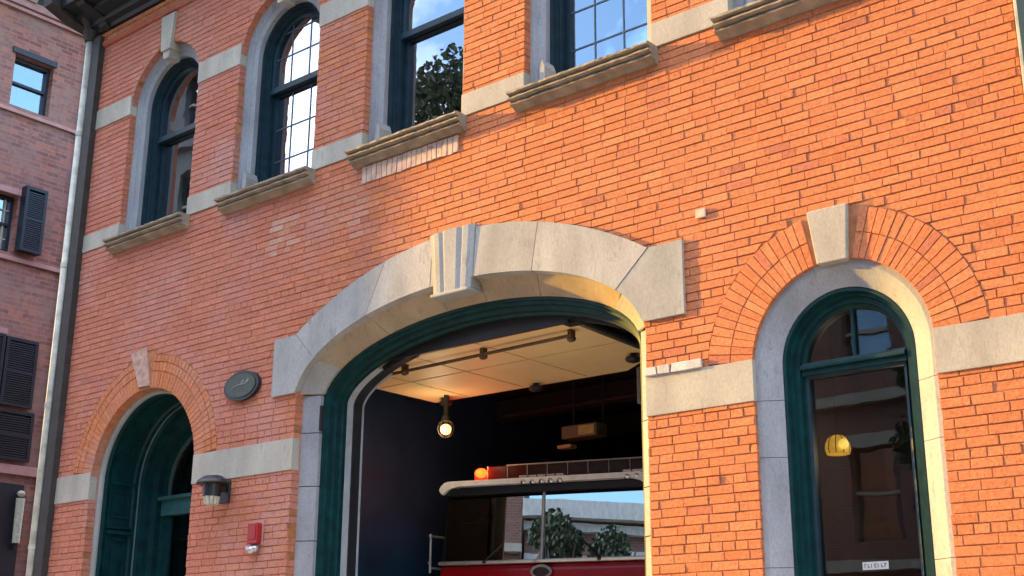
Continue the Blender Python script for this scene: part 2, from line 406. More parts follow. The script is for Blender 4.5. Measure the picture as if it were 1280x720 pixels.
while z < 9.16:
    z0, z1 = z, z+H-J
    ivs = []
    for g in regs:
        a, b = g(z0), g(z1)
        if a is None and b is None: continue
        a = a or b; b = b or a; ivs.append((a, b))
    x = XL + (0 if row % 2 == 0 else -Lb/2) + random.uniform(-.012, .012)
    hdr = (row % 7 == 3)
    while x < XR:
        Ln = (Lb/2 if hdr else Lb)*random.uniform(.965, 1.035)
        if not hdr and random.random() < .035: Ln *= .55
        gp = (.0065 if z < 4.3 else random.choice([.001, .0015, .002, .003])); xa, xb = max(x, XL), min(x+Ln-gp, XR); x += Ln
        if xb-xa < .02: continue
        segs = [[xa, xb, xa, xb]]
        for (l0, r0), (l1, r1) in ivs:
            nxt = []
            for s in segs:
                if s[1] <= min(l0, l1) or s[0] >= max(r0, r1): nxt.append(s); continue
                L_ = [s[0], min(s[1], l0), s[2], min(s[3], l1)]
                if L_[1] > L_[0]+.004 and L_[3] > L_[2]+.004 and (L_[1]-L_[0]+L_[3]-L_[2]) > .035: nxt.append(L_)
                R_ = [max(s[0], r0), s[1], max(s[2], r1), s[3]]
                if R_[1] > R_[0]+.004 and R_[3] > R_[2]+.004 and (R_[1]-R_[0]+R_[3]-R_[2]) > .035: nxt.append(R_)
            segs = nxt
        for s in segs:
            zz = random.gauss(0, .0006); zt_ = random.uniform(-.0008, .0020); zb_ = random.uniform(-.0008, .0014)
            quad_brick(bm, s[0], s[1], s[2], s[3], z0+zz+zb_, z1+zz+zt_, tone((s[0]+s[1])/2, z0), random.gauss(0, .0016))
    z += H; row += 1
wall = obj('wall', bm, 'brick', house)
holes = [arch(l-.005, r+.005, Z_SILL-.05, Z_SPR)for l, r in UW]
wb = new()
notch = [(XL+.004, -.0), (DL-.005, 0)]+arch(DL-.005, DR+.005, 0, DZ)[1:-1]+[(DR+.005, 0), (BL-.005, 0)]+arch(BL-.005, BR+.005, 0, BZ, BRISE+.005)[1:-1]+[(BR+.005, 0), (XR-.004, 0), (XR-.004, ZT), (XL+.004, ZT)]
add_plate(wb, notch, holes+[arch(WL-.005, WR+.005, .70, WZ)], .0070, .32)
obj('mortar_backing', wb, 'mortar', house)
# side return of the building
obj('side_wall', B(XL, XL+.3, .322, 9, 0, ZT-.01), 'far_brick', house)

# --- voussoir rings of brick
def ring(name, cx, cz, r0, r1, zmin, n, parent, skip=None, y0=-.004, parts=None):
    b = new(); c_ = b.loops.layers.float_color.new('tone')
    for (ra, rb) in parts:
        for i in range(n):
            t0 = math.pi*(i+.035)/n; t1 = math.pi*(i+.965)/n
            tm = (t0+t1)/2
            if skip and skip(tm): continue
            col = tone(0, 0); yy = y0+random.gauss(0, .0015)
            dr = random.uniform(-.002, .002)
            pts = [(cx+r*math.cos(t), cz+r*math.sin(t)) for r, t in ((ra, t0), (rb+dr, t0), (rb+dr, t1), (ra, t1))]
            ir = [(cx+r*math.cos(t), cz+r*math.sin(t)) for r, t in ((ra+.003, t0+.002), (rb-.003, t0+.002), (rb-.003, t1-.002), (ra+.003, t1-.002))]
            if min(p[1] for p in pts) < zmin-.02: continue
            A = [b.verts.new((p[0], yy, p[1])) for p in ir]; Bv = [b.verts.new((p[0], yy+.004, p[1])) for p in pts]; Cv = [b.verts.new((p[0], .094, p[1])) for p in pts]
            fs = [b.faces.new(A)]
            for q in range(4):
                j = (q+1) % 4; fs.append(b.faces.new((A[q], Bv[q], Bv[j], A[j]))); fs.append(b.faces.new((Bv[q], Cv[q], Cv[j], Bv[j])))
            for f in fs:
                for lp in f.loops: lp[c_] = (*col, 1)
    return obj(name, b, 'brick', parent)
for sd in (-1, 1):
    ring('brick_arch', RW_C, WZ, 0, 0, 3.784, 44, house, skip=lambda t: (t-math.pi/2)*sd < .20, parts=[(.659, .837), (.841, 1.018)])
    ring('brick_arch', DC, DZ, 0, 0, 3.784, 58, house, skip=lambda t: (t-1.61)*sd < .11, parts=[(.925, 1.10), (1.107, 1.20), (1.21, 1.282)])
kb = new(); prism(kb, [(-12.06, 5.02), (-11.78, 5.06), (-11.66, 4.62), (-11.86, 4.63)], -.010, .09)
obj('keystone', kb, simple('worn_keystone', (.40, .24, .175), .9, var=.35, scale=16, bumps=.6), house)

# --- belt courses, in blocks with fine joints
def belt(z0, z1, xs, y=-.012, mat='stone'):
    b = new()
    for a, c in xs:
        n = max(1, round((c-a)/1.1)); x = a
        for i in range(n):
            w = (c-a)/n*(random.uniform(.85, 1.15) if i < n-1 and n > 1 else 1); e = min(c, x+w) if i < n-1 else c
            box(b, x+(.002 if i else 0), e-(.002 if i < n-1 else 0), y+random.uniform(-.002, .002), .078, z0, z1, .003); x = e
    return obj('belt_course', b, mat, house)
e_ = .003
belt(*BELT[0], [(XL, DL+e_)]); belt(*BELT[0], [(DR-e_, BL+e_)]); belt(*BELT[0], [(BR-e_, WL+e_)]); belt(*BELT[0], [(WR-e_, XR)])
edges = [XL]+[v for w in UW for v in w]+[XR]
for i in range(0, len(edges), 2):
    for zz in BELT[1:]: belt(*zz, [(edges[i]-(e_ if i else 0), edges[i+1]+(e_ if i < len(edges)-2 else 0))])

# --- stone surrounds
def surround(path, w, yb, yc, ye, mat, name='stone_surround', mould=True):
    prof = [(-.003, yb), (w*.22, yb+.004)] + ([(w*.30, yb+.022), (w*.55, yb+.026), (w*.62, (yb+yc)/2+.012)] if mould else []) + [(w, yc), (w, ye), (-.003, ye)]
    b = sweep(new(), path, prof); return obj(name, b, mat, house)
for i, (l, r) in enumerate(UW):
    surround(arch(l, r, Z_SILL+.002, Z_SPR), .13, .08, .14, .20, 'jamb_stone')
for za, zb in ((.76, 1.60), (1.604, 2.35), (2.354, 3.09), (3.094, 3.486)):
    surround([(WL, za), (WL, zb)], .17, .03, .11, .16, 'jamb_stone', 'jamb_stone_block', mould=False)
    surround([(WR, zb), (WR, za)], .17, .03, .11, .16, 'jamb_stone', 'jamb_stone_block', mould=False)
surround(arch(WL, WR, 3.49, WZ), .17, .03, .11, .16, 'jamb_stone', mould=False)
# thin shadow groove + bay surround : jambs
z_sh = 4.20
for (xa, s) in ((BL, 1), (BR, -1)):
    bj = new()
    zz = 0
    while zz < z_sh-.05:
        hgt = min(random.choice([.42, .36, .5, .62]), z_sh-zz)
        if z_sh-zz-hgt < .15: hgt = z_sh-zz
        yj = random.uniform(0, .006)
        pts = [(xa-.003*s, .095), (xa+.02*s, .10+yj), (xa+.16*s, .17+yj), (xa+.16*s, .212), (xa-.003*s, .212)]
        a = [bj.verts.new((x, y, zz+.004)) for x, y in pts]; c_ = [bj.verts.new((x, y, zz+hgt-.004)) for x, y in pts]
        bj.faces.new(a); bj.faces.new(c_)
        for q in range(5): bj.faces.new((a[q], c_[q], c_[(q+1) % 5], a[(q+1) % 5]))
        zz += hgt
    obj('stone_jamb', bj, 'jamb_stone', house)

# bay arch voussoirs: between outer circle arc and the elliptical intrados
ocx, orr = -7.257, 3.835; ocz = 5.362-3.835
def outer_pt(x): return ocz+math.sqrt(orr**2-(x-ocx)**2)
bcx, ba = (BL+BR)/2, (BR-BL)/2
def inner_pt(t, ins=0): return (bcx+(ba-ins)*math.cos(t), BZ+(BRISE-ins)*math.sin(t))
cuts = [(math.pi, None), (math.radians(151), -9.285), (math.radians(122), -8.10), (math.radians(97.0), -7.505), (math.radians(82.5), -6.995), (math.radians(63), -6.31), (math.radians(29), -5.234), (0, None)]
ang = [c[0] for c in cuts]
# springer blocks (with shoulders) and ring stones
def vous(t0, t1, xo0, xo1, name='arch_stone'):
    b = new(); n = 10
    inn = [inner_pt(t0+(t1-t0)*i/n) for i in range(n+1)]
    inn2 = [inner_pt(t0+(t1-t0)*i/n, .17) for i in range(n+1)]
    out = [(xo0+(xo1-xo0)*i/n, outer_pt(xo0+(xo1-xo0)*i/n)) for i in range(n+1)]
    g = .0035; yf = -.028+random.uniform(-.002, .002)
    def sh(lst):  # pull the two ends in for the joint
        l = [list(p) for p in lst]; l[0][0] += g; l[-1][0] -= g; return l
    inn, inn2, out = sh(inn), sh(inn2), sh(out)
    rows = [[b.verts.new((p[0], .10, p[1])) for p in out], [b.verts.new((p[0], yf, p[1])) for p in out], [b.verts.new((p[0], yf, p[1])) for p in inn],
            [b.verts.new((p[0], .045, p[1]-.012)) for p in inn], [b.verts.new((p[0], .19, p[1])) for p in inn2], [b.verts.new((p[0], .212, p[1])) for p in inn2]]
    for a, c_ in zip(rows, rows[1:]):
        for i in range(n):
            f = b.faces.new((a[i], a[i+1], c_[i+1], c_[i])); f.material_index = 0
    for r_ in (0, -1): b.faces.new([rw[r_] for rw in rows])
    o = obj(name, b, [random.choice(['granite', 'granite_b']), 'soffit_stone'], house)
    for p in o.data.polygons:
        if p.center.y > .02 and p.center.z < outer_pt(max(-9.28, min(-5.24, p.center.x)))-.25: p.material_index = 1
    return o
for i in range(1, 6):
    if i == 3: continue
    vous(ang[i], ang[i+1], cuts[i][1], cuts[i+1][1])
vous(ang[3], ang[4], -7.505, -6.995, 'keystone_core')
def springer(side):
    b = new(); n = 10
    if side < 0:
        t0, t1 = math.pi, ang[1]; xs, xo, zt = -9.60, -9.289, 4.775
    else:
        t0, t1 = 0, ang[6]; xs, xo, zt = -4.927, -5.230, 4.785
    inn = [inner_pt(t0+(t1-t0)*i/n) for i in range(n+1)]; inn2 = [inner_pt(t0+(t1-t0)*i/n, .17) for i in range(n+1)]
    xj = BL if side < 0 else BR
    face = [(xs, z_sh+.012), (xj, z_sh+.012)] + [p for p in inn if p[1] > z_sh+.02] + [(xo, outer_pt(xo)), (xo, zt), (xs, zt)]
    prism(b, face, -.026, .10)
    pin = [(xj, z_sh+.004)]+[p for p in inn if p[1] > z_sh+.02]; pin2 = [(xj-side*.16, z_sh+.004)]+[p2 for p, p2 in zip(inn, inn2) if p[1] > z_sh+.02]
    r = [[b.verts.new((p[0], .102, p[1])) for p in pin], [b.verts.new((p[0]-side*.005, .045, p[1])) for p in pin], [b.verts.new((p[0], .18, p[1])) for p in pin2], [b.verts.new((p[0], .212, p[1])) for p in pin2]]
    for a, c_ in zip(r[1:], r[2:]):
        for i in range(len(pin)-1): b.faces.new((a[i], a[i+1], c_[i+1], c_[i]))
    return obj('springer_block', b, 'granite', house)
springer(-1); springer(1)
# carved keystone of the bay
b = new(); ktop, kbot = 5.385, 4.825; n = 5
w_t, w_b = .265, .215; cxk = -7.262
for j, (dy, wsc) in enumerate([(0, 1)]):
    xs = [(-1, -.02), (-.84, -.035), (-.78, -.06), (-.55, -.065), (-.47, -.045), (-.36, -.045), (-.28, -.085), (.28, -.085), (.36, -.045), (.47, -.045), (.55, -.065), (.78, -.06), (.84, -.035), (1, -.02)]
    top = [(cxk+u*w_t, y*.4-.03, ktop) for u, y in xs]+[(cxk+w_t, .05, ktop), (cxk-w_t, .05, ktop)]
    bot = [(cxk+u*w_b, y*.4-.02, kbot) for u, y in xs]+[(cxk+w_b, .12, kbot), (cxk-w_b, .12, kbot)]
    a = [b.verts.new(p) for p in top]; c_ = [b.verts.new(p) for p in bot]
    b.faces.new(a); b.faces.new(c_)
    for i in range(len(a)): b.faces.new((a[i], c_[i], c_[(i+1) % len(a)], a[(i+1) % len(a)]))
box(b, cxk-w_b-.004, cxk+w_b+.004, -.068, .12, kbot-.032, kbot-.002, .010)
obj('keystone', b, 'granite', house)
# keystone of the right window, and of the first upper windows
b = new(); prism(b, [(-3.898, 4.755), (-3.597, 4.755), (-3.625, 4.36), (-3.842, 4.36)], -.035, .10); bmesh.ops.bevel(b, geom=list(b.edges), offset=.006, segments=1, affect='EDGES')
obj('keystone', b, 'stone', house)
for l, r in UW:
    c0 = (l+r)/2; b = new()
    prism(b, [(c0-.13, 9.12), (c0+.13, 9.12), (c0+.085, 8.66), (c0-.085, 8.66)], -.04, .13)
    prism(b, [(c0-.07, 8.658), (c0+.07, 8.658), (c0+.05, 8.56), (c0-.05, 8.56)], -.02, .14)
    obj('keystone', b, 'stone', house)
# pendant dark drip arch above each upper window (brick head with deep shadow line)
# --- sills
SP = [(.08, 6.452), (-.135, 6.452), (-.155, 6.442), (-.155, 6.424), (-.112, 6.412), (-.106, 6.400), (-.135, 6.392), (-.138, 6.378), (-.090, 6.366), (-.084, 6.354), (-.108, 6.346), (-.106, 6.334), (-.055, 6.322), (-.03, 6.302), (.06, 6.300)]
for i, (l, r) in enumerate(UW):
    b = new(); prof_x(b, SP, l-.075, r+.055)
    # chipped, weathered arrises
    bmesh.ops.subdivide_edges(b, edges=[e for e in b.edges if abs(e.verts[0].co.x-e.verts[1].co.x) > .5], cuts=36)
    for v in b.verts:
        if v.co.y < -.02 and l-.06 < v.co.x < r+.04:
            v.co.y += abs(random.gauss(0, .0045)); v.co.z += random.gauss(0, .0022)
    obj('sill', b, 'sill', house)
# soldier course under the third window
b = new(); x = -8.47
while x < -7.27:
    w = random.uniform(.058, .074)
    box(b, x, x+w-.008, -.012+random.uniform(-.003, .003), .03, 6.125+random.uniform(-.006, .006), 6.288, .004); x += w
obj('soldier_course', b, 'pale_paint', house)

# --- upper windows
def upper_window(i, l, r):
    grid = i in (1, 3, 4)
    w = empty('window'); w.parent = house
    p = arch(l, r, Z_SILL-.0, Z_SPR)
    obj('frame', sweep(new(), p, [(.127, .20), (.135, .192), (.155, .192), (.160, .235), (.175, .235), (.182, .265), (.205, .265), (.205, .40), (.127, .40)]), 'sash', w)
    li, ri = l+.205, r-.205; a = (ri-li)/2; c0 = (l+r)/2; zr = 7.735
    # lower sash (inner, behind) and upper sash (outer)
    b = new(); box(b, li, li+.045, .335, .375, Z_SILL, zr); box(b, ri-.045, ri, .335, .375, Z_SILL, zr)
    box(b, li+.045, ri-.045, .336, .374, Z_SILL, Z_SILL+.085); box(b, li+.045, ri-.045, .336, .374, zr-.05, zr)
    obj('lower_sash', b, 'sash', w)
    b = new(); sweep(b, arch(li, ri, zr-.03, Z_SPR), [(-.002, .285), (.045, .290), (.045, .328), (-.002, .328)])
    obj('upper_sash', b, 'sash', w)
    b = B(li, ri, .270, .331, zr-.035, zr+.035, .006)
    obj('meeting_rail', b, 'sash', w)
    b = new(); prism(b, [(li+.04, Z_SILL+.07), (li+.04, zr-.04), (ri-.04, zr-.04), (ri-.04, Z_SILL+.07)], .352, .356)
    obj('lower_pane', b, 'glass', w)
    b = new(); prism(b, offset(arch(li, ri, zr+.03, Z_SPR), .04), .306, .310)
    obj('upper_pane', b, 'glass', w)
    if grid:
        b = new()
        for k_ in (1, 2):
            x = li+(ri-li)*k_/3; box(b, x-.007, x+.007, .346, .3505, Z_SILL+.085, zr-.05)
            zt = Z_SPR+math.sqrt(max(0, (a-.04)**2-(x-c0)**2)); box(b, x-.007, x+.007, .300, .3045, zr+.035, zt)
        for zz in (6.92, 7.29): box(b, li+.045, ri-.045, .345, .3515, zz-.007, zz+.007)
        for zz in (8.11, 8.40):
            h = math.sqrt(max(0, (a-.04)**2-max(0, zz-Z_SPR)**2)); box(b, c0-h, c0+h, .299, .3055, zz-.007, zz+.007)
        obj('muntins', b, 'muntin', w)
    if i == 1:
        b = new(); pp = arch(l+.42, r+.1, Z_SILL+.02, Z_SPR-.1)
        prism(b, pp, .52, .53); obj('roller_blind', b, 'blind', w)
    # pointed stop at the foot of the stone moulding
    if i:
        b = new(); x0 = l+.145
        prism(b, [(x0, Z_SILL+.002), (x0+.055, Z_SILL+.002), (x0+.055, Z_SILL+.22), (x0+.0275, Z_SILL+.29), (x0, Z_SILL+.20)], .03, .19)
        obj('moulding_stop', b, 'granite', w)
    return w
for i, (l, r) in enumerate(UW): upper_window(i, l, r)

# --- right ground-floor window
w = empty('window'); w.parent = house; w['label'] = 'tall arched window with dark green frame'
p = arch(WL, WR, .78, WZ)
obj('frame', sweep(new(), p, [(.168, .12), (.178, .112), (.198, .112), (.204, .15), (.222, .15), (.230, .185), (.262, .185), (.270, .225), (.292, .235), (.292, .32), (.168, .32)]), 'teal', w)
li, ri = WL+.292, WR-.292; c0 = (li+ri)/2; a = (ri-li)/2
b = new(); box(b, li-.02, ri+.02, .19, .28, 3.655, 3.745, .008); box(b, li-.02, ri+.02, .165, .20, 3.695, 3.725, .006); obj('transom', b, 'teal', w)
obj('bottom_rail', B(li, ri, .20, .28, .80, 1.0), 'teal', w)
b = new(); prism(b, arch(li-.01, ri+.01, 3.74, WZ+.0), .262, .268); obj('arched_pane', b, 'glass_clear', w)
b = new(); prism(b, [(li-.01, 1.0), (li-.01, 3.66), (ri+.01, 3.66), (ri+.01, 1.0)], .258, .264); obj('main_pane', b, 'glass_clear', w)
obj('mullion', B(c0-.010, c0+.010, .235, .261, 3.745, WZ+a), 'teal', w)
b = sweep(new(), arch(li, ri, 1.0, 3.655, .001), [(-.002, .215), (.018, .222), (.018, .256), (-.002, .256)]); obj('inner_bead', b, 'sash', w)
obj('sill', prof_x(new(), [(.1, .78), (-.12, .78), (-.12, .68), (-.06, .62), (.1, .62)], WL-.1, WR+.1), 'stone', house)
obj('window_notice', B(-3.80, -3.62, .252, .255, 2.325, 2.375), 'sign_white', w)
b = new()
for kx in range(7):
    x = -3.785+kx*.023; box(b, x, x+.003, .2495, .2515, 2.338, 2.362)
    if kx % 2: box(b, x, x+.013, .2495, .2515, 2.338, 2.342)
    if kx % 3 == 0: box(b, x, x+.013, .2495, .2515, 2.358, 2.362)
obj('notice_lettering', b, 'black', w)

# --- bay frame
bf = empty('bay_door_frame'); bf.parent = house
pth = arch(BL+.155, BR-.155, 0, BZ, BRISE-.165, 60); pleft = pth[:16]
obj('green_casing', sweep(new(), pth, [(-.004, .214), (.012, .206), (.030, .206), (.036, .235), (.060, .240), (.066, .29), (.100, .30), (.106, .35), (.128, .36), (.128, .40), (-.004, .40)]), 'teal', bf)
obj('weather_seal', sweep(new(), pleft, [(.10, .402), (.130, .402), (.130, .478), (.10, .478)]), 'seal', bf)
obj('inner_casing', sweep(new(), pth, [(.09, .480), (.145, .480), (.145, .575), (.09, .575)]), 'black', bf)
obj('door_track', sweep(new(), pleft, [(.143, .578), (.158, .578), (.158, .592), (.143, .592)]), 'seal', bf)
obj('hinge', B(BL+.150, BL+.175, .17, .21, 3.86, 4.10, .004), 'black', bf)

# --- interior shell
def room(name, x0, x1, y0, y1, z0, z1, mats, label=None):
    """inside-facing shell, open at the front"""
    for nm, args, mt in (('back_wall', (x0, x1, y1, y1+.1, z0, z1), mats[0]), ('partition_wall', (x0-.1, x0, y0, y1+.1, z0, z1), mats[1]),
                         ('partition_wall', (x1, x1+.1, y0, y1+.1, z0, z1), mats[0]), ('ceiling', (x0-.1, x1+.1, y0, y1+.1, z1, z1+.1), mats[2])):
        obj(nm, B(*args), mt, house)
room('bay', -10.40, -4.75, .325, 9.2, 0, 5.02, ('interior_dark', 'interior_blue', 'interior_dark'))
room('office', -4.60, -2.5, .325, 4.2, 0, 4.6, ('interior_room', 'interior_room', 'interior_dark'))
room('stair', -12.95, -10.60, .93, 3.6, 0, 4.95, ('interior_dark', 'interior_dark', 'interior_dark'))
room('upper', XL+.35, XR-.3, .41, 4.5, 5.6, 9.5, ('interior_dark', 'interior_dark', 'interior_dark'))
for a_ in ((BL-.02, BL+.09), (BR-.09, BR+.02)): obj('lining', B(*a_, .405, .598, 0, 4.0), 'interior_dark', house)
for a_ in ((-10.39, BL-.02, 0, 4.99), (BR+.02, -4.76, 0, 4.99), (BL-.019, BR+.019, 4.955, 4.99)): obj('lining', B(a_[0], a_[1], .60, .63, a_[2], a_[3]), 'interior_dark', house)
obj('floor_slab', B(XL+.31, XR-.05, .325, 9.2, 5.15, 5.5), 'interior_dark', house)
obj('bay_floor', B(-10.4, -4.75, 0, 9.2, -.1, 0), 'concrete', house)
obj('office_floor', B(-4.6, -2.5, .33, 4.2, .30, .45), 'interior_room', house)
obj('roof', B(XL-.0, XR, .0, 9.4, ZT, ZT+.3), 'eave', house)
obj('rear_wall', B(XL+.3, XR, 9.41, 9.7, 0, ZT), 'far_brick', house)

# --- raised overhead door
dr = empty('overhead_door'); dr.parent = house; dr['label'] = 'tan overhead door panel raised flat under the bay ceiling'
b = new(); pl = [(-9.55, .50), (-6.41, .50), (-6.50, 1.9), (-7.05, 2.27), (-9.55, 2.2)]
a = [b.verts.new((x, y, 4.52)) for x, y in pl]; c_ = [b.verts.new((x, y, 4.57)) for x, y in pl]
b.faces.new(a); b.faces.new(c_)
for i in range(5): b.faces.new((a[i], c_[i], c_[(i+1) % 5], a[(i+1) % 5]))
obj('door_panel', b, 'door_panel', dr)
b = new()
for xa, xb in ((-9.0, -9.05), (-8.15, -8.3), (-7.3, -7.5)): box(b, min(xa, xb), min(xa, xb)+.012, .52, 2.2, 4.515, 4.519)
box(b, -9.5, -6.45, 1.30, 1.312, 4.5145, 4.5185)
obj('panel_seam', b, simple('seam_shade', (.66, .46, .21), .8), dr)
b = new(); cyl(b, (-9.4, .76, 4.455), (-6.50, .68, 4.455), .016, seg=10)
obj('lift_rod', b, 'rod', dr)
for x in (-8.56, -7.56, -6.55):
    b = new(); sph(b, (x, .73, 4.44), .036, (1.2, 1, .8)); box(b, x-.02, x+.02, .70, .76, 4.45, 4.52)
    obj('rod_bracket', b, 'rod', dr)
for x, y in ((-9.30, 2.10), (-8.1, 2.15), (-6.62, 1.75)):
    b = new(); sph(b, (x, y, 4.47), .075, (1, 1, .5)); cyl(b, (x, y, 4.46), (x, y, 4.52), .03)
    obj('roller', b, 'black', dr)
b = new(); box(b, -9.5, -6.38, .46, .498, 4.50, 4.66, .004); obj('front_stile', b, 'black', dr)
b = new(); cyl(b, (-6.36, .45, 4.56), (-6.42, 2.6, 4.50), .035); cyl(b, (-6.1, .6, 4.6), (-6.1, 3.4, 4.6), .03); box(b, -6.46, -6.30, .50, .60, 4.50, 4.66); box(b, -6.2, -6.0, 1.2, 1.32, 4.4, 4.95)
obj('horizontal_track', b, 'black', dr)
b = new()
for y in (2.6, 4.2, 5.8): box(b, -10.4, -4.75, y, y+.12, 4.72, 4.98)
obj('ceiling_joist', b, 'interior_dark', house)
b = new(); cyl(b, (-10.3, 4.2, 4.78), (-5.0, 4.2, 4.78), .025); obj('sprinkler_pipe', b, simple('grey_pipe', (.05, .05, .048), .5), house)

# lamp hanging in the bay
lp = empty('bay_lamp', (-9.20, 2.0, 0)); tag(lp, 'lit bare bulb hanging from dark ceiling inside the engine bay', 'lamp')
b = new(); cyl(b, (0, 0, 4.24), (0, 0, 4.30), .055, .04); cyl(b, (0, 0, 4.30), (0, 0, 4.7), .028); obj('lamp_holder', b, 'black', lp)
b = new(); sph(b, (0, 0, 4.155), .058, (1, 1, 1)); obj('bulb', b, 'bulb', lp, True)
b = new()
for t in range(4):
    ang_ = t*math.pi/4
    for s in range(12):
        t0, t1 = 2*math.pi*s/12, 2*math.pi*(s+1)/12
        P = [(math.cos(ang_)*.085*math.sin(q), math.sin(ang_)*.085*math.sin(q), 4.165+.10*math.cos(q)) for q in (t0, t1)]
        cyl(b, P[0], P[1], .0028, seg=5)
obj('wire_cage', b, 'rod', lp)
pt = bpy.data.lights.new('bulb_light', 'POINT'); pt.energy = 1.6; pt.color = (1, .76, .50); pt.shadow_soft_size = .06
po = bpy.data.objects.new('bulb_light', pt); COL.objects.link(po); po.location = (-9.20, 1.86, 4.12)
# ceiling heater
ht = empty('unit_heater', (-8.30, 3.1, 4.13)); tag(ht, 'tan metal unit heater hanging above the fire truck cab', 'heater')
b = new(); box(b, -.22, .25, 0, .2, 0, .14, .012); obj('casing', b, simple('tan_metal', (.14, .10, .06), .5), ht)
b = new(); box(b, .02, .23, -.012, -.002, .02, .12); obj('louvre', b, simple('yellow_panel', (.42, .29, .10), .5), ht)
b = new(); box(b, -.20, -.02, -.1, .02, -.12, -.08, .01); obj('deflector', b, simple('tan_metal_b', (.42, .25, .12), .5), ht)
b = new(); cyl(b, (-.2, .2, .16), (-.2, .2, .8), .012); cyl(b, (.2, .2, .16), (.2, .2, .8), .012); obj('hanger_rod', b, 'black', ht)
# radiator like box at right inside the bay
eb = empty('electrical_panel', (-6.22, 1.45, 3.97)); tag(eb, 'grey electrical panel hung beside the raised door at the right of the bay', 'electrical box')
b = B(-.16, .12, 0, .12, 0, .33, .006); obj('cabinet', b, simple('grey_cabinet', (.16, .15, .13), .5), eb)
b = new()
for kx in range(3): box(b, -.12+kx*.085, -.115+kx*.085, -.006, -.001, .02, .31)
obj('cabinet_seam', b, 'black', eb)

# --- left doorway
d = empty('entrance_door'); d.parent = house; d['label'] = 'deep arched doorway with green panelled reveals'
p = arch(DL, DR, 0, DZ)
obj('stone_bead', sweep(new(), p, [(-.002, .098), (.02, .10), (.035, .128), (.035, .15), (-.002, .15)]), 'granite', d)
obj('panelled_reveal', sweep(new(), p, [(.0, .152), (.036, .152), (.044, .19), (.036, .215), (.024, .23), (.024, .52), (.044, .54), (.044, .60), (.0, .60)]), 'teal', d)
# raised fields on the reveal, left side
def reveal_field(z0, z1):
    b = new(); x = DL+.024
    for (y0, y1, za, zb, t) in ((.27, .29, z0, z1, .02), (.47, .49, z0, z1, .02), (.291, .469, z0, z0+.02, .02), (.291, .469, z1-.02, z1, .02)): box(b, x-.002, x+t, y0, y1, za, zb)
    box(b, x-.002, x+.008, .32, .44, z0+.05, z1-.05, .003); return b
b = reveal_field(1.6, 3.10)
me = bpy.data.meshes.new('t'); reveal_field(3.32, 3.62).to_mesh(me); b.from_mesh(me)
me = bpy.data.meshes.new('t'); reveal_field(.3, 1.45).to_mesh(me); b.from_mesh(me)
box(b, DL+.02, DL+.07, .23, .53, 3.14, 3.18, .006); box(b, DL+.02, DL+.055, .23, .53, 3.20, 3.23, .005); box(b, DL+.02, DL+.055, .23, .53, 3.68, 3.72, .005)
obj('raised_panel', b, 'teal', d)
b = new()
for t0, t1 in ((2.30, 2.95), (1.62, 2.20), (.9, 1.5)):
    n = 10; rr = DRAD-.026
    for k_ in range(n):
        ta, tb = t0+(t1-t0)*k_/n, t0+(t1-t0)*(k_+1)/n
        for y0, y1 in ((.27, .29), (.46, .48)):
            pts = [(DC+q*math.cos(t), DZ+q*math.sin(t)) for q, t in ((rr, ta), (rr, tb), (rr-.018, tb), (rr-.018, ta))]
            prism(b, pts, y0, y1)
obj('soffit_panel', b, 'teal', d)
obj('door_casing', sweep(new(), p, [(.0, .602), (.06, .602), (.07, .63), (.14, .64), (.15, .70), (.22, .72), (.23, .78), (.30, .79), (.30, .88), (.0, .88)]), 'teal', d)
obj('casing_bead', sweep(new(), p, [(.030, .585), (.048, .580), (.055, .595), (.048, .6012), (.030, .6012)]), simple('worn_teal_edge', (.05, .11, .11), .5), d)
b = new(); box(b, DL+.28, DR-.28, .74, .86, 3.36, 3.56, .008); box(b, DL+.26, DR-.26, .70, .80, 3.53, 3.57, .006); obj('transom', b, simple('light_teal', (.020, .085, .085), .4), d)
b = new(); box(b, DL+.30, DL+.42, .78, .84, .15, 3.358); box(b, DR-.42, DR-.30, .78, .84, .15, 3.358); obj('door_stile', b, 'teal', d)
b = new(); prism(b, [(DL+.42, .15), (DL+.42, 3.35), (DR-.42, 3.35), (DR-.42, .15)], .81, .815); obj('door_glass', b, 'glass_clear', d)
b = new(); prism(b, offset(arch(DL, DR, 3.57, DZ), .295), .83, .835); obj('fanlight', b, 'glass_clear', d)
b = sweep(new(), offset(arch(DL, DR, 3.57, DZ), .30), [(0, .80), (.03, .80), (.03, .828), (0, .828)]); obj('fanlight_bead', b, simple('teal_bead', (.05, .10, .095), .5), d)
obj('threshold', B(DL, DR, .0, .95, -.0, .15), 'kerb', d)

# --- ledge moulding and eave
b = prof_x(new(), [(.05, 9.155), (-.025, 9.160), (-.045, 9.185), (-.045, 9.215), (-.03, 9.225), (.05, 9.225)], XL, XR)
so = obj('string_course', b, 'brick', house)
ca = so.data.color_attributes.new('tone', 'FLOAT_COLOR', 'CORNER')
for dd in ca.data: dd.color = (.40, .115, .065, 1)
bb = new(); cl = bb.loops.layers.float_color.new('tone'); x = XL
for rr in range(2):
    x = XL-(.1 if rr else 0)
    while x < XR:
        xa, xb = max(x, XL), min(x+.205, XR); x += .2135
        if xb-xa > .02: quad_brick(bb, xa, xb, xa, xb, 9.235+rr*.067, 9.293+rr*.067, tone(0, 0), -.02, .05)
obj('frieze', bb, 'brick', house)
cn = empty('cornice'); cn.parent = house
b = prof_x(new(), [(.04, 9.372), (-.05, 9.375), (-.07, 9.42), (-.14, 9.44), (-.15, 9.50), (-.30, 9.53), (-.31, 9.58), (-.50, 9.60), (-.52, 9.72), (-.60, 9.80), (-.60, 9.88), (.04, 9.88)], XL-.12, XR)
obj('cornice_moulding', b, 'eave', cn)
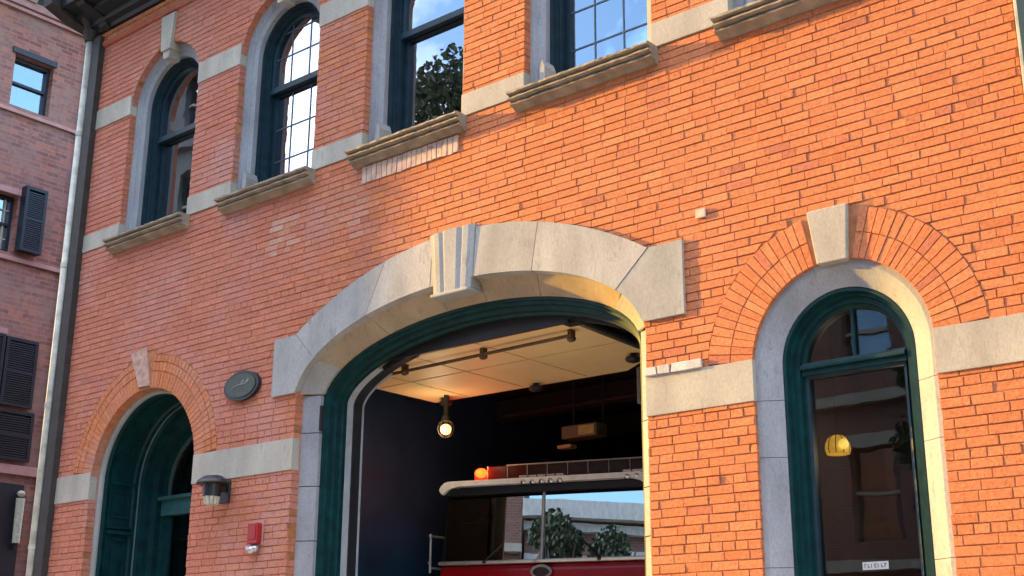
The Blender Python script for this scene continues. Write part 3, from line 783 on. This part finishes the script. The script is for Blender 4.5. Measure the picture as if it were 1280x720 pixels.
for kx in range(9):
    x = -13.30+kx*1.30
    b = new(); prof_x(b, [(.0, 9.36), (-.045, 9.365), (-.10, 9.40), (-.16, 9.48), (-.42, 9.56), (-.46, 9.60), (-.0, 9.60)], x, x+.16)
    obj('bracket', b, 'eave', cn)
# return end with pale console
b = new(); prof_x(b, [(.05, 9.45), (-.30, 9.50), (-.62, 9.62), (-.66, 9.80), (.05, 9.80)], XL-.30, XL-.125); obj('gutter_end', b, 'board', cn)

# downspout on the corner
dp = empty('downspout', (-13.52, -.08, 0)); tag(dp, 'pale weathered downspout running down the left corner of the firehouse', 'downspout')
b = new(); cyl(b, (0, 0, .05), (0, 0, 9.32), .043, seg=18)
obj('pipe', b, 'pipe', dp, True)
b = new(); cyl(b, (0, 0, 9.28), (0, 0, 9.42), .065, .10, seg=16); cyl(b, (0, 0, 9.40), (.10, -.2, 9.62), .055, seg=12); obj('hopper', b, 'board', dp)
for zz in (1.5, 3.0, 4.6, 6.3, 8.0):
    obj('clamp', cyl(new(), (0, 0, zz), (0, 0, zz+.05), .050, seg=16), 'pipe', dp)
b = new(); box(b, .06, .235, -.0, .078, 0, 9.30); obj('corner_board', b, 'board', dp)  # dark strip drawn in for the shaded side of the pipe

# plaque
pq = empty('oval_plaque', (-10.052, -.0, 4.385)); tag(pq, 'oval green bronze plaque on brick wall between doorway and bay', 'plaque')
def disc(bm, rx, rz, y0, y1, ang=0, n=40):
    pts = [(rx*math.cos(t)*math.cos(ang)-rz*math.sin(t)*math.sin(ang), rx*math.cos(t)*math.sin(ang)+rz*math.sin(t)*math.cos(ang)) for t in [2*math.pi*i/n for i in range(n)]]
    return prism(bm, pts, y0, y1)
obj('rim', disc(new(), .265, .148, -.045, .0), 'iron', pq)
obj('plate', disc(new(), .225, .117, -.052, -.0455), 'bronze', pq)
b = new()
import math as _m
pts = [(-.13, -.03), (-.09, .0), (-.05, .005), (-.01, .01), (.03, .01), (.01, .02), (.05, .055), (.04, .01), (.08, .015), (.12, .06), (.10, .02), (.14, .05)]
for p0, p1 in zip(pts, pts[1:]): cyl(b, (p0[0], -.054, p0[1]), (p1[0], -.054, p1[1]), .0045, seg=6)
obj('raised_script', b, 'bronze_lit', pq)
# wall lantern
ln = empty('wall_lantern', (-10.22, 0, 3.37)); tag(ln, 'black wall lantern with ribbed glass under the pale stone band', 'wall lamp')
b = new(); box(b, -.07, .07, -.025, -.001, -.12, .10, .008); box(b, -.03, .03, -.16, -.024, -.01, .05, .008); obj('wall_plate', b, 'iron', ln)
b = new(); prof = [(.0, .135), (.10, .125), (.17, .085), (.185, .06), (.175, .05), (.0, .05)]
nn = 24
rings = [[b.verts.new((r_*math.cos(2*math.pi*k_/nn), -.17+r_*.75*math.sin(2*math.pi*k_/nn), zz)) for k_ in range(nn)] for r_, zz in prof[1:-1]]
for a, c_ in zip(rings, rings[1:]):
    for k_ in range(nn): b.faces.new((a[k_], a[(k_+1) % nn], c_[(k_+1) % nn], c_[k_]))
b.faces.new(rings[0]); b.faces.new(rings[-1])
obj('hood', b, 'iron', ln)
obj('lamp_body', cyl(new(), (0, -.17, -.07), (0, -.17, .06), .085, .09, 20), 'iron', ln)
b = new()
for k_ in range(10):
    t = 2*math.pi*k_/10; cyl(b, (.062*math.cos(t), -.17+.062*math.sin(t), -.07), (.055*math.cos(t), -.17+.055*math.sin(t), -.145), .022, .014, 8)
cyl(b, (0, -.17, -.07), (0, -.17, -.155), .06, .045, 16)
obj('glass_shade', b, 'frost', ln, False)
# alarm
al = empty('fire_alarm', (-9.715, 0, 2.92)); tag(al, 'red fire alarm box with silver bell under it, beside the bay', 'alarm')
b = new(); box(b, -.10, .10, -.012, -.002, -.10, .125, .003); obj('back_plate', b, simple('rose_plate', (.45, .20, .15), .7), al)
b = new(); box(b, -.055, .085, -.07, -.0125, -.09, .10, .006); box(b, -.03, .065, -.076, -.0705, -.05, .07, .004); obj('red_housing', b, 'alarm_red', al)
b = new(); cyl(b, (-.07, -.045, -.135), (.07, -.045, -.135), .028, seg=14); sph(b, (.0, -.055, -.145), .038); sph(b, (-.085, -.03, -.12), .022); obj('bell', b, 'steel', al, True)
# white stone numbers strip
ws = empty('marble_tablet', (0, 0, 0)); tag(ws, 'strip of three white marble pieces above the stone band right of the bay', 'stone tablet')
for x0, x1, s in ((-5.290, -5.185, 0), (-5.175, -5.070, .003), (-5.055, -4.797, 0)):
    b = new(); prism(b, [(x0, 3.786), (x0+.004, 3.848+s), (x1-.004, 3.850+s), (x1, 3.786)], -.03, -.006); bmesh.ops.bevel(b, geom=list(b.edges), offset=.003, segments=1, affect='EDGES')
    for v in b.verts: v.co.x += random.uniform(-.003, .003); v.co.z += random.uniform(-.003, .003)
    obj('marble_piece', b, 'white_ceramic', ws)
an = empty('wall_anchor', (-4.76, 0, 4.955)); tag(an, 'small pale square anchor block on the orange brick above the belt', 'wall anchor')
obj('anchor_plate', B(-.042, .042, -.022, -.004, -.035, .035, .005), 'pale_paint', an)

# pendant lamp in the office
pn = empty('pendant_lamp', (-4.28, 1.10, 3.33)); tag(pn, 'glowing yellow glass pendant lamp seen through the tall window', 'pendant lamp')
b = new(); nn = 20; prof = [(.012, .085), (.05, .078), (.085, .05), (.105, .01), (.112, -.04), (.100, -.085), (.094, -.088), (.104, -.04), (.097, .005), (.078, .04), (.045, .066), (.012, .072)]
rings = [[b.verts.new((-.06+r_*(1+.04*math.cos(10*2*math.pi*q/nn))*math.cos(2*math.pi*q/nn), r_*math.sin(2*math.pi*q/nn), zz)) for q in range(nn)] for r_, zz in prof]
for a, c_ in zip(rings, rings[1:]+rings[:1]):
    for q in range(nn): b.faces.new((a[q], a[(q+1) % nn], c_[(q+1) % nn], c_[q]))
obj('glass_shade', b, 'pendant_dim', pn, True)
b = new()
for q in range(10):
    t = 2*math.pi*q/10
    for (ra, za), (rb, zb_) in zip(prof[:5], prof[1:6]): cyl(b, (-.06+ra*1.03*math.cos(t), ra*1.03*math.sin(t), za), (-.06+rb*1.03*math.cos(t), rb*1.03*math.sin(t), zb_), .004, seg=5)
obj('shade_ribs', b, 'rod', pn)
b = new(); sph(b, (.045, -.10, -.02), .045, (1, 1, 1)); obj('bulb', b, 'pendant_hot', pn, True)
obj('cord', cyl(new(), (-.06, 0, .08), (-.06, 0, 1.3), .006, seg=6), 'black', pn)

pt = bpy.data.lights.new('pendant_light', 'POINT'); pt.energy = 2.0; pt.color = (1, .66, .38); pt.shadow_soft_size = .1
po = bpy.data.objects.new('pendant_light', pt); COL.objects.link(po); po.location = (-3.75, 1.35, 3.3)
pn.scale = (.85, .85, .85)
# things on the office back wall
pf = empty('framed_picture', (-4.2, 4.19, 3.55)); tag(pf, 'dark framed green picture on the office wall behind the pendant lamp', 'picture')  # green picture added to stand in for a reflection in the glass
b = new(); box(b, -.75, -.70, -.04, 0, -.45, .45); box(b, .10, .15, -.04, 0, -.45, .45); box(b, -.70, .10, -.039, 0, .40, .45); box(b, -.70, .10, -.039, 0, -.45, -.40); obj('frame', b, 'rod', pf)
obj('canvas', B(-.70, .10, -.02, -.005, -.40, .40), simple('green_canvas', (.05, .10, .02), .8, var=.8, scale=5), pf)
bc = empty('bookcase', (-3.6, 4.0, .45)); tag(bc, 'tall dark wooden bookcase at the back of the office', 'bookcase')
b = new(); box(b, -.5, -.46, -.3, .15, 0, 2.2); box(b, .46, .5, -.3, .15, 0, 2.2); box(b, -.46, .46, .1, .15, 0, 2.2)
obj('case', b, 'rod', bc)
for k_ in range(6):
    obj('shelf', B(-.46, .46, -.28, .1, .1+k_*.4, .13+k_*.4), 'rod', bc)
    b = new(); x = -.44
    while x < .38:
        w_ = random.uniform(.03, .06); box(b, x, x+w_-.004, -.2, .08, .131+k_*.4, .131+k_*.4+random.uniform(.2, .3)); x += w_
    if k_ < 5: tag(obj('book_row', b, simple('book_spines', (random.uniform(.1, .3), .10, .07), .7, var=.6, scale=14), bc), kind=None)
ct = empty('hanging_cloth', (-3.55, 2.2, 2.75)); tag(ct, 'pale brown cloth hanging inside behind the lower glass', 'cloth')
b = new(); n = 16; ra = [b.verts.new((-.18+.36*i/n, .03*math.sin(i*1.3), .22)) for i in range(n+1)]; rb = [b.verts.new((-.16+.32*i/n, .04*math.sin(i*1.5), -.16-.05*math.sin(i*.9))) for i in range(n+1)]
for i in range(n): b.faces.new((ra[i], ra[i+1], rb[i+1], rb[i]))
bmesh.ops.solidify(b, geom=list(b.faces), thickness=.01)
obj('cloth_fold', b, simple('brown_cloth', (.38, .22, .15), .9), ct)

# ================================================================= fire truck
tk = empty('fire_truck', (-8.36, 2.60, 0), R(18)); tag(tk, 'red fire truck nose out in the open bay with one amber beacon lit', 'fire truck')
W = 1.16
b = new()
pts = [(-.02, .62), (-.06, 1.2), (-.02, 2.74), (.03, 2.795), (2.1, 2.795), (2.1, .62)]
prof_x(b, pts, -W, W); bmesh.ops.bevel(b, geom=[e for e in b.edges], offset=.04, segments=3, affect='EDGES', profile=.6)
obj('cab_body', b, 'red', tk, True)
b = new(); box(b, -W+.03, W-.03, .03, 2.05, 3.58, 3.66, .03); obj('cab_roof', b, 'red', tk)
# pillars
for s in (-1, 1):
    b = new()
    a = [b.verts.new(v) for v in ((s*W, .02, 2.79), (s*(W-.075), -.02, 2.79), (s*(W-.075), .10, 2.79), (s*W, .12, 2.79))]
    c_ = [b.verts.new(v) for v in ((s*(W-.03), .12, 3.50), (s*(W-.10), .08, 3.50), (s*(W-.10), .2, 3.50), (s*(W-.03), .22, 3.50))]
    b.faces.new(a); b.faces.new(c_)
    for i in range(4): b.faces.new((a[i], c_[i], c_[(i+1) % 4], a[(i+1) % 4]))
    obj('pillar', b, 'black', tk)
    obj('side_window', B(*sorted((s*(W-.04), s*(W-.03))), .30, 1.9, 2.80, 3.44), 'windscreen', tk)
    obj('rear_pillar', B(*sorted((s*(W-.10), s*(W-.02))), 1.9, 2.05, 2.79, 3.45), 'red', tk)
# windscreen panes, slightly bowed
def pane(x0, x1, y0a, y1a):
    b = new(); n = 6; rows = []
    for j in range(7):
        v = j/6; z_ = 2.80+.66*v; row_ = []
        for i in range(n+1):
            u = i/n; x = x0+(x1-x0)*u; bow = .03*(x/1.1)**2
            row_.append(b.verts.new((x, -.045+.046*v+bow*.5, z_)))
        rows.append(row_)
    for a, c_ in zip(rows, rows[1:]):
        for i in range(n): b.faces.new((a[i], a[i+1], c_[i+1], c_[i]))
    return b
obj('windscreen', pane(-1.09, -.02, 0, 0), 'windscreen', tk, True)
obj('windscreen', pane(.02, 1.09, 0, 0), 'windscreen', tk, True)
b = new(); cyl(b, (0, -.075, 2.78), (.0, .02, 3.50), .021, seg=10); obj('centre_post', b, 'steel', tk)
for x0, dx in ((-.62, .05), (.62, -.05), (-.05, .02)):
    b = new(); cyl(b, (x0, -.09, 2.80), (x0+dx*6, .02, 3.10), .010, seg=6); cyl(b, (x0+dx*6-.02, .02, 2.95), (x0+dx*6+.03, .09, 3.32), .007, seg=6)
    sph(b, (x0, -.08, 2.795), .026, (1.3, 1, .8), 10, 6); obj('wiper', b, 'black' if dx != .02 else 'steel', tk)
b = new(); prof_x(b, [(-.09, 2.775), (-.10, 2.80), (-.04, 2.815), (.03, 2.81), (.03, 2.775)], -1.14, 1.14); obj('lower_trim', b, 'steel', tk)
# visor
b = new(); vo = []
for k_ in range(9):
    t = math.pi-math.pi/2*k_/8; vo.append((-1.03+.13*math.cos(t), 3.545+.095*math.sin(t)))
vo += [(-x_, z_) for x_, z_ in vo[::-1]]
vi = [(1.12, 3.50), (1.06, 3.56), (.95, 3.595), (-.95, 3.595), (-1.06, 3.56), (-1.12, 3.50)]
prism(b, vo+vi, -.085, .02); bmesh.ops.bevel(b, geom=list(b.edges), offset=.010, segments=2, affect='EDGES'); obj('visor', b, 'visor', tk)
for x in (-.20, -.10, 0, .10, .20, .92, 1.02, 1.10):
    b = new(); sph(b, (x, -.065, 3.60), .036, (1.2, .8, .8), 12, 8); box(b, x-.045, x+.045, -.08, 0, 3.625, 3.665, .008); obj('marker_lamp', b, 'chrome', tk)
b = new(); prof_x(b, [(.30, 3.574), (-.02, 3.572), (-.03, 3.50), (.30, 3.44)], -1.12, 1.12); obj('sun_shade', b, 'black', tk)
# interior: seats and steering wheel
b = new(); box(b, -.9, -.35, .9, 1.1, 2.2, 3.2, .05); box(b, .35, .9, .9, 1.1, 2.2, 3.2, .05); obj('seat_back', b, 'black', tk)
# light bar
lb = new(); box(lb, -1.02, 1.02, .42, .78, 3.66, 3.72, .015); obj('light_bar_base', lb, 'red', tk)
for k_ in range(8):
    x0 = -.80+k_*.23; b = B(x0, x0+.215, .40, .74, 3.722, 3.86, .012)
    lens = obj('lens', b, 'lens_red' if k_ < 2 else 'lens', tk)
b = new()
for k_ in range(8): box(b, -.805+k_*.23, -.798+k_*.23, .393, .40, 3.73, 3.86)
box(b, -.58, 1.03, .39, .40, 3.855, 3.868)
obj('light_bar_trim', b, 'steel', tk)
b = new(); cyl(b, (-.93, .52, 3.722), (-.93, .52, 3.80), .075, seg=18); obj('beacon_base', b, 'beacon_red', tk)
b = new(); sph(b, (-.90, .44, 3.80), .062, (1.15, 1, .85)); obj('beacon_lamp', b, 'amber', tk, True)
pt = bpy.data.lights.new('beacon_light', 'POINT'); pt.energy = 2.0; pt.color = (1, .08, .02); pt.shadow_soft_size = .06
po = bpy.data.objects.new('beacon_light', pt); COL.objects.link(po); po.parent = tk; po.location = (-.9, .30, 3.83)
# mirrors
for s in (-1, 1):
    b = new(); cyl(b, (s*1.24, -.08, 2.70), (s*1.24, -.08, 3.10), .014, seg=8); cyl(b, (s*1.24, -.08, 2.75), (s*1.18, .1, 2.75), .012, seg=8); cyl(b, (s*1.24, -.08, 3.08), (s*1.18, .15, 3.08), .012, seg=8); sph(b, (s*1.24, -.09, 3.08), .022); sph(b, (s*1.24, -.09, 2.80), .022)
    m_ = obj('mirror_arm', b, 'steel', tk)
    b = B(*sorted((s*1.26, s*1.44)), -.12, -.06, 2.2, 2.62, .02); obj('mirror', b, 'chrome', m_)
# badge, grille, lamps, bumper, wheels, rear body
b = disc(new(), .115, .07, -.085, -.055); 
for v in b.verts: v.co.z += 2.685
obj('badge', b, 'chrome', tk)
b = disc(new(), .088, .048, -.092, -.0855)
for v in b.verts: v.co.z += 2.68
obj('badge_centre', b, 'lens', tk)
b = new()
for k_ in range(9): box(b, -.42, .42, -.10, -.055, 1.5+k_*.10, 1.55+k_*.10, .006)
box(b, -.46, -.43, -.11, -.05, 1.44, 2.44); box(b, .43, .46, -.11, -.05, 1.44, 2.44)
obj('grille', b, 'chrome', tk)
for s in (-1, 1):
    h = obj('headlight', B(*sorted((s*.62, s*1.08)), -.10, -.04, 1.30, 1.55, .02), 'chrome', tk)
    for q in (.74, .96): obj('headlight_lens', cyl(new(), (s*q, -.12, 1.425), (s*q, -.098, 1.425), .09, seg=18), 'frost', h)
obj('bumper', B(-W-.05, W+.05, -.42, .02, .55, .92, .04), 'chrome', tk)
for s in (-1, 1):
    for y in (.75, 3.6):
        wh_ = obj('wheel', cyl(new(), (s*W-.02*s, y, .5), (s*(W-.32), y, .5), .5, seg=28), 'rubber', tk)
        obj('rim', cyl(new(), (s*W, y, .5), (s*(W-.06), y, .5), .28, seg=24), 'chrome', wh_)
b = new(); box(b, -W, W, 2.2, 4.7, .9, 3.3, .03); obj('rear_body', b, 'red', tk)
for s in (-1, 1):
    for y in (2.4, 3.3): obj('shutter_locker', B(*sorted((s*(W+.001), s*(W+.015))), y, y+.75, 1.1, 2.6), 'steel', tk)
b = new()
for s in (.25, .75): box(b, s-.02, s+.02, .9, 4.6, 3.74, 3.82)
for k_ in range(11): cyl(b, (.27, 1.1+k_*.33, 3.78), (.73, 1.1+k_*.33, 3.78), .014, seg=8)
obj('roof_ladder', b, 'steel', tk)

# ================================================================= neighbouring buildings
# dark green shopfront pilaster / neighbour at the far right
nb = empty('green_building', (-2.34, 0, 0)); tag(nb, 'dark green clad neighbour edge with pale corner trim at the upper right', 'building')
obj('corner_trim', B(0, .035, -.05, .3, 0, 9.6, .004), 'pipe', nb)
b = new(); box(b, .036, 3.0, -.10, 8, 0, 10.5); obj('clad_wall', b, 'green_board', nb)
b = new()
for k_ in range(6): box(b, .12+k_*.45, .20+k_*.45, -.13, -.101, 0, 10.5, .006)
obj('clad_rib', b, 'green_board', nb)

# brick building across the alley, its side wall faces us
SX = -18.0
sb = empty('side_building', (0, 0, 0)); tag(sb, 'mottled rose brick building on the left with dark shutters and small upper window', 'building')
wins = [(1.23, 1.90, 10.25, 11.13), (.72, 1.57, 7.87, 8.80), (.90, 1.62, 5.50, 6.58), (.90, 1.70, 3.05, 4.35)]
H_ = 12.0
y_out = -2.07
rect = lambda y0, y1, z0, z1: [(y0, z0), (y0, z1), (y1, z1), (y1, z0)]
allw = wins+[(-1.3, -.5, z0, z1) for _, _, z0, z1 in wins[:3]]
me = plate_mesh(rect(y_out, 5.0, 0, H_), [rect(*w_) for w_ in allw], -.15, .15)
for v in me.vertices: x, y, z_ = v.co; v.co = (SX-.15+y, x, z_)
wl_ = link_mesh('wall', me, 'side_brick', sb)
obj('front_wall', B(-27, SX-.302, y_out, y_out+.3, 0, H_), 'side_brick', sb)
obj('inner_dark', B(-20, -19.9, y_out+.31, 5, 0, H_-.05), 'interior_dark', sb)
obj('roof', B(-27, SX-.01, y_out, 5, H_+.001, H_+.25), 'eave', sb)
for (y0, y1, z0, z1), kind in zip(allw, ('plain', 'grid', 'dark', 'dark', 'plain', 'plain', 'plain')):
    wd = empty('window'); wd.parent = sb
    b = new(); X0, X1 = SX-.20, SX-.12
    for a in ((y0, y0+.05, z0, z1), (y1-.05, y1, z0, z1), (y0+.05, y1-.05, z0, z0+.06), (y0+.05, y1-.05, z1-.06, z1), (y0+.05, y1-.05, (z0+z1)/2-.02, (z0+z1)/2+.02)): box(b, X0, X1, *a)
    obj('frame', b, 'shutter', wd)
    obj('pane', B(X0+.03, X0+.035, y0+.04, y1-.04, z0+.05, z1-.05), 'glass', wd)
    if kind == 'grid':
        b = new()
        for k_ in range(1, 7): box(b, X0+.02, X0+.06, y0+(y1-y0)*k_/7-.014, y0+(y1-y0)*k_/7+.014, z0+.06, z1-.06)
        for k_ in (1, 2, 3): box(b, X0+.021, X0+.061, y0+.05, y1-.05, z0+(z1-z0)*k_/4-.01, z0+(z1-z0)*k_/4+.01)
        obj('muntins', b, 'cream', wd); obj('blind', B(X0-.1, X0-.09, y0, y1, z0, z1), 'blind', wd)
    obj('lintel', B(SX-.02, SX+.03, y0-.06, y1+.04, z1+.002, z1+.10, .004), 'shutter' if kind == 'plain' else 'rose_trim', wd)
# shutters
def shutter(y0, y1, z0, z1, out=.10):
    b = new(); box(b, SX+.03, SX+.03+out*.5, y0, y0+.05, z0, z1); box(b, SX+.03, SX+.03+out*.5, y1-.05, y1, z0, z1)
    for zz in (z0, (z0+z1)/2-.02, z1-.05): box(b, SX+.031, SX+.029+out*.5, y0+.05, y1-.05, zz, zz+.05)
    zz = z0+.06
    while zz < z1-.08:
        box(b, SX+.04, SX+.025+out*.5, y0+.05, y1-.05, zz, zz+.022); zz += .034
    box(b, SX+.034, SX+.038, y0+.05, y1-.05, z0+.05, z1-.05)
    return obj('shutter', b, 'shutter', sb)
shutter(1.60, 1.96, 7.90, 8.95, .3); shutter(1.64, 2.16, 5.52, 6.56); shutter(1.1, 1.62, 5.51, 6.58); shutter(1.62, 2.22, 4.72, 5.46); shutter(1.0, 1.60, 4.72, 5.46)
b = new(); box(b, SX+.02, SX+.06, 1.75, 2.20, 3.0, 4.38); obj('lower_shutter', b, 'shutter', sb)
for zz, t in ((10.12, .06), (7.74, .07), (4.52, .14)):
    b = new(); box(b, SX+.004, SX+.05, y_out, 5, zz, zz+t, .006); obj('sill_band', b, 'rose_trim', sb)
b = new(); box(b, SX+.003, SX+.05, 2.42, 2.60, 0, H_-.3); obj('corner_pilaster', b, simple('dark_rose_trim', (.11, .03, .025), .8), sb)
# cornice with consoles
b = new(); box(b, SX+.004, SX+.06, y_out, 5, 11.86, 11.92, .008); box(b, SX+.005, SX+.10, y_out, 5, 11.93, 12.06, .01); obj('architrave', b, 'rose_trim', sb)
b = new(); box(b, SX+.003, SX+.45, y_out, 5, 12.45, 12.60, .02); box(b, SX+.003, SX+.62, y_out, 5, 12.61, 12.80, .02); box(b, SX-.02, SX+.06, y_out, 5, 12.07, 12.44); obj('cornice', b, 'board', sb)
for y in (-1.4, -.75, -.1, .55, 1.2, 1.85, 2.5):
    b = new(); pr_ = [(.06, 12.06), (.14, 12.04), (.20, 12.12), (.18, 12.22), (.26, 12.30), (.40, 12.34), (.44, 12.44), (.06, 12.44)]
    a = [b.verts.new((SX+q, y, zz)) for q, zz in pr_]; c_ = [b.verts.new((SX+q, y+.20, zz)) for q, zz in pr_]
    b.faces.new(a); b.faces.new(c_)
    for i in range(len(a)): b.faces.new((a[i], c_[i], c_[(i+1) % len(a)], a[(i+1) % len(a)]))
    obj('console', b, 'cream', sb)
# wall lantern of side building
sl = empty('side_lantern', (SX+.12, 2.13, 4.14)); tag(sl, 'slim pale glass lantern beside the lowest shutters of the left building', 'wall lamp')
obj('globe', sph(new(), (0, 0, .10), .06, (1, 1, .8)), 'frost', sl, True)
obj('glass_tube', cyl(new(), (0, 0, -.62), (0, 0, .03), .055, .065, 14), 'frost', sl)
for za, zb in ((-.7, -.62), (.0, .04)): obj('bracket', B(-.12, 0, -.02, .02, za, zb), 'iron', sl)

# --- opposite side of the street (out of view, seen in the glass)
def far_building(name, label, x0, x1, yf, h, mat, trim, nx, floors, fh):
    o = empty(name, (0, 0, 0)); tag(o, label, 'building')
    hl = []
    for f in range(floors):
        for k_ in range(nx):
            cx_ = x0+(k_+.5)*(x1-x0)/nx; hl.append([(cx_-.55, 1+f*fh), (cx_-.55, fh-.55+f*fh), (cx_+.55, fh-.55+f*fh), (cx_+.55, 1+f*fh)])
    me = plate_mesh([(x0, 0), (x0, h), (x1, h), (x1, 0)], hl, yf-.4, yf); link_mesh('wall', me, mat, o)
    obj('body', B(x0+.01, x1-.01, yf-2.6, yf-.42, 0, h-.02), 'interior_dark', o)
    for hq in hl:
        wd = obj('window', B(hq[0][0], hq[2][0], yf-.3, yf-.25, hq[0][1], hq[1][1]), 'glass', o)
        b = new(); box(b, hq[0][0], hq[2][0], yf-.24, yf-.18, (hq[0][1]+hq[1][1])/2-.04, (hq[0][1]+hq[1][1])/2+.04); obj('meeting_rail', b, 'cream', wd)
        obj('lintel', B(hq[0][0]-.1, hq[2][0]+.1, yf-.01, yf+.05, hq[1][1]+.002, hq[1][1]+.25), trim, o)
    for zz in [fh*i+.35+fh for i in range(floors-1)]+[h-.5]: obj('cornice', B(x0-.05, x1+.05, yf+.002, yf+.22, zz, zz+.22), trim, o)
    obj('roof_cornice', B(x0-.1, x1+.1, yf+.003, yf+.5, h-.2, h+.25), trim, o)
    return o
far_building('opposite_brick_building', 'tall brown brick building across the street, right of the low banded one', -4.9, 14, -17.2, 11.5, 'far_brick', 'cream', 7, 3, 3.5)
far_building('opposite_banded_building', 'low brown brick building with cream stone bands across the street', -10.2, -5.0, -17.6, 8.55, 'far_brick', 'white_ceramic', 2, 3, 2.65)
far_building('opposite_terrace', 'long brown brick terrace across the street, left of the low banded building', -34, -10.3, -17.2, 11.5, 'far_brick', 'cream', 9, 3, 3.5)
far_building('opposite_dark_building', 'dark grey stone building across the street at the far end', -46, -36.2, -17.4, 27, 'dark_stone', 'dark_stone', 4, 6, 4.0)
def leafmat():
    m, n, l, b = new_mat('leaf'); g = n.new('ShaderNodeNewGeometry') if hasattr(bpy.types, 'ShaderNodeNewGeometry') else n.new('ShaderNodeNewGeometry')
    c = ramp(n, l, g.outputs['Random Per Island'], [(.1, (.035, .050, .025)), (.9, (.10, .125, .065))]); l.new(c, b.inputs['Base Color']); setp(b, Roughness=.6); return m
M['leaf'] = leafmat()
random.seed(11)
def tree(x, y, h, r, label, nl=15000, lo=.5, lf=.1):
    o = empty('street_tree', (x, y, 0)); tag(o, label, 'tree', 'street trees across the road')
    b = new(); cyl(b, (0, 0, 0), (.2, .1, h*.55), .28, .15, 12)
    for k_ in range(9):
        t = k_*2.4; z0 = h*(.35+.03*k_); cyl(b, (.12, .05, z0), (r*.7*math.cos(t), r*.7*math.sin(t), z0+h*.28), .09, .025, 7)
    obj('trunk', b, 'bark', o)
    b = new(); cl_ = [(random.uniform(-.6, .6)*r, random.uniform(-.6, .6)*r, h*random.uniform(lo, .88), r*random.uniform(.35, .6)) for _ in range(16)]+[(0, 0, h*.88, r*.55)]
    for _ in range(nl):
        cx_, cy_, cz_, rr = random.choice(cl_); v = Vector((random.gauss(0, 1), random.gauss(0, 1), random.gauss(0, .8))).normalized()*rr*random.uniform(.6, 1.05)
        p0 = Vector((cx_, cy_, cz_))+v; q = Vector((random.gauss(0, 1), random.gauss(0, 1), random.gauss(0, 1))).normalized(); q2 = q.orthogonal().normalized(); s = random.uniform(lf, lf*2)
        vv = [b.verts.new(p0+q*s), b.verts.new(p0+q2*s*.6), b.verts.new(p0-q*s), b.verts.new(p0-q2*s*.6)]; b.faces.new(vv)
    me = bpy.data.meshes.new('crown'); b.to_mesh(me); b.free(); link_mesh('crown', me, 'leaf', o)
tree(-22.2, -15.4, 19.4, 2.6, 'tall broadleaf street tree across the road before the long terrace', 24000, .5, .06)
for xx, hh in ((-7.0, 8.0), (-8.9, 8.4)):
    tree(xx, -14.9, hh, 1.0, 'low street tree before the banded building across the road, ' + ('its right one' if xx > -8 else 'its left one'), 6000, .5, .06)
for k_ in range(5):
    obj('stone_band', B(-10.2, -5.0, -17.598, -17.53, 3.9+k_*.85, 4.05+k_*.85), 'white_ceramic', bpy.data.objects['opposite_banded_building'])
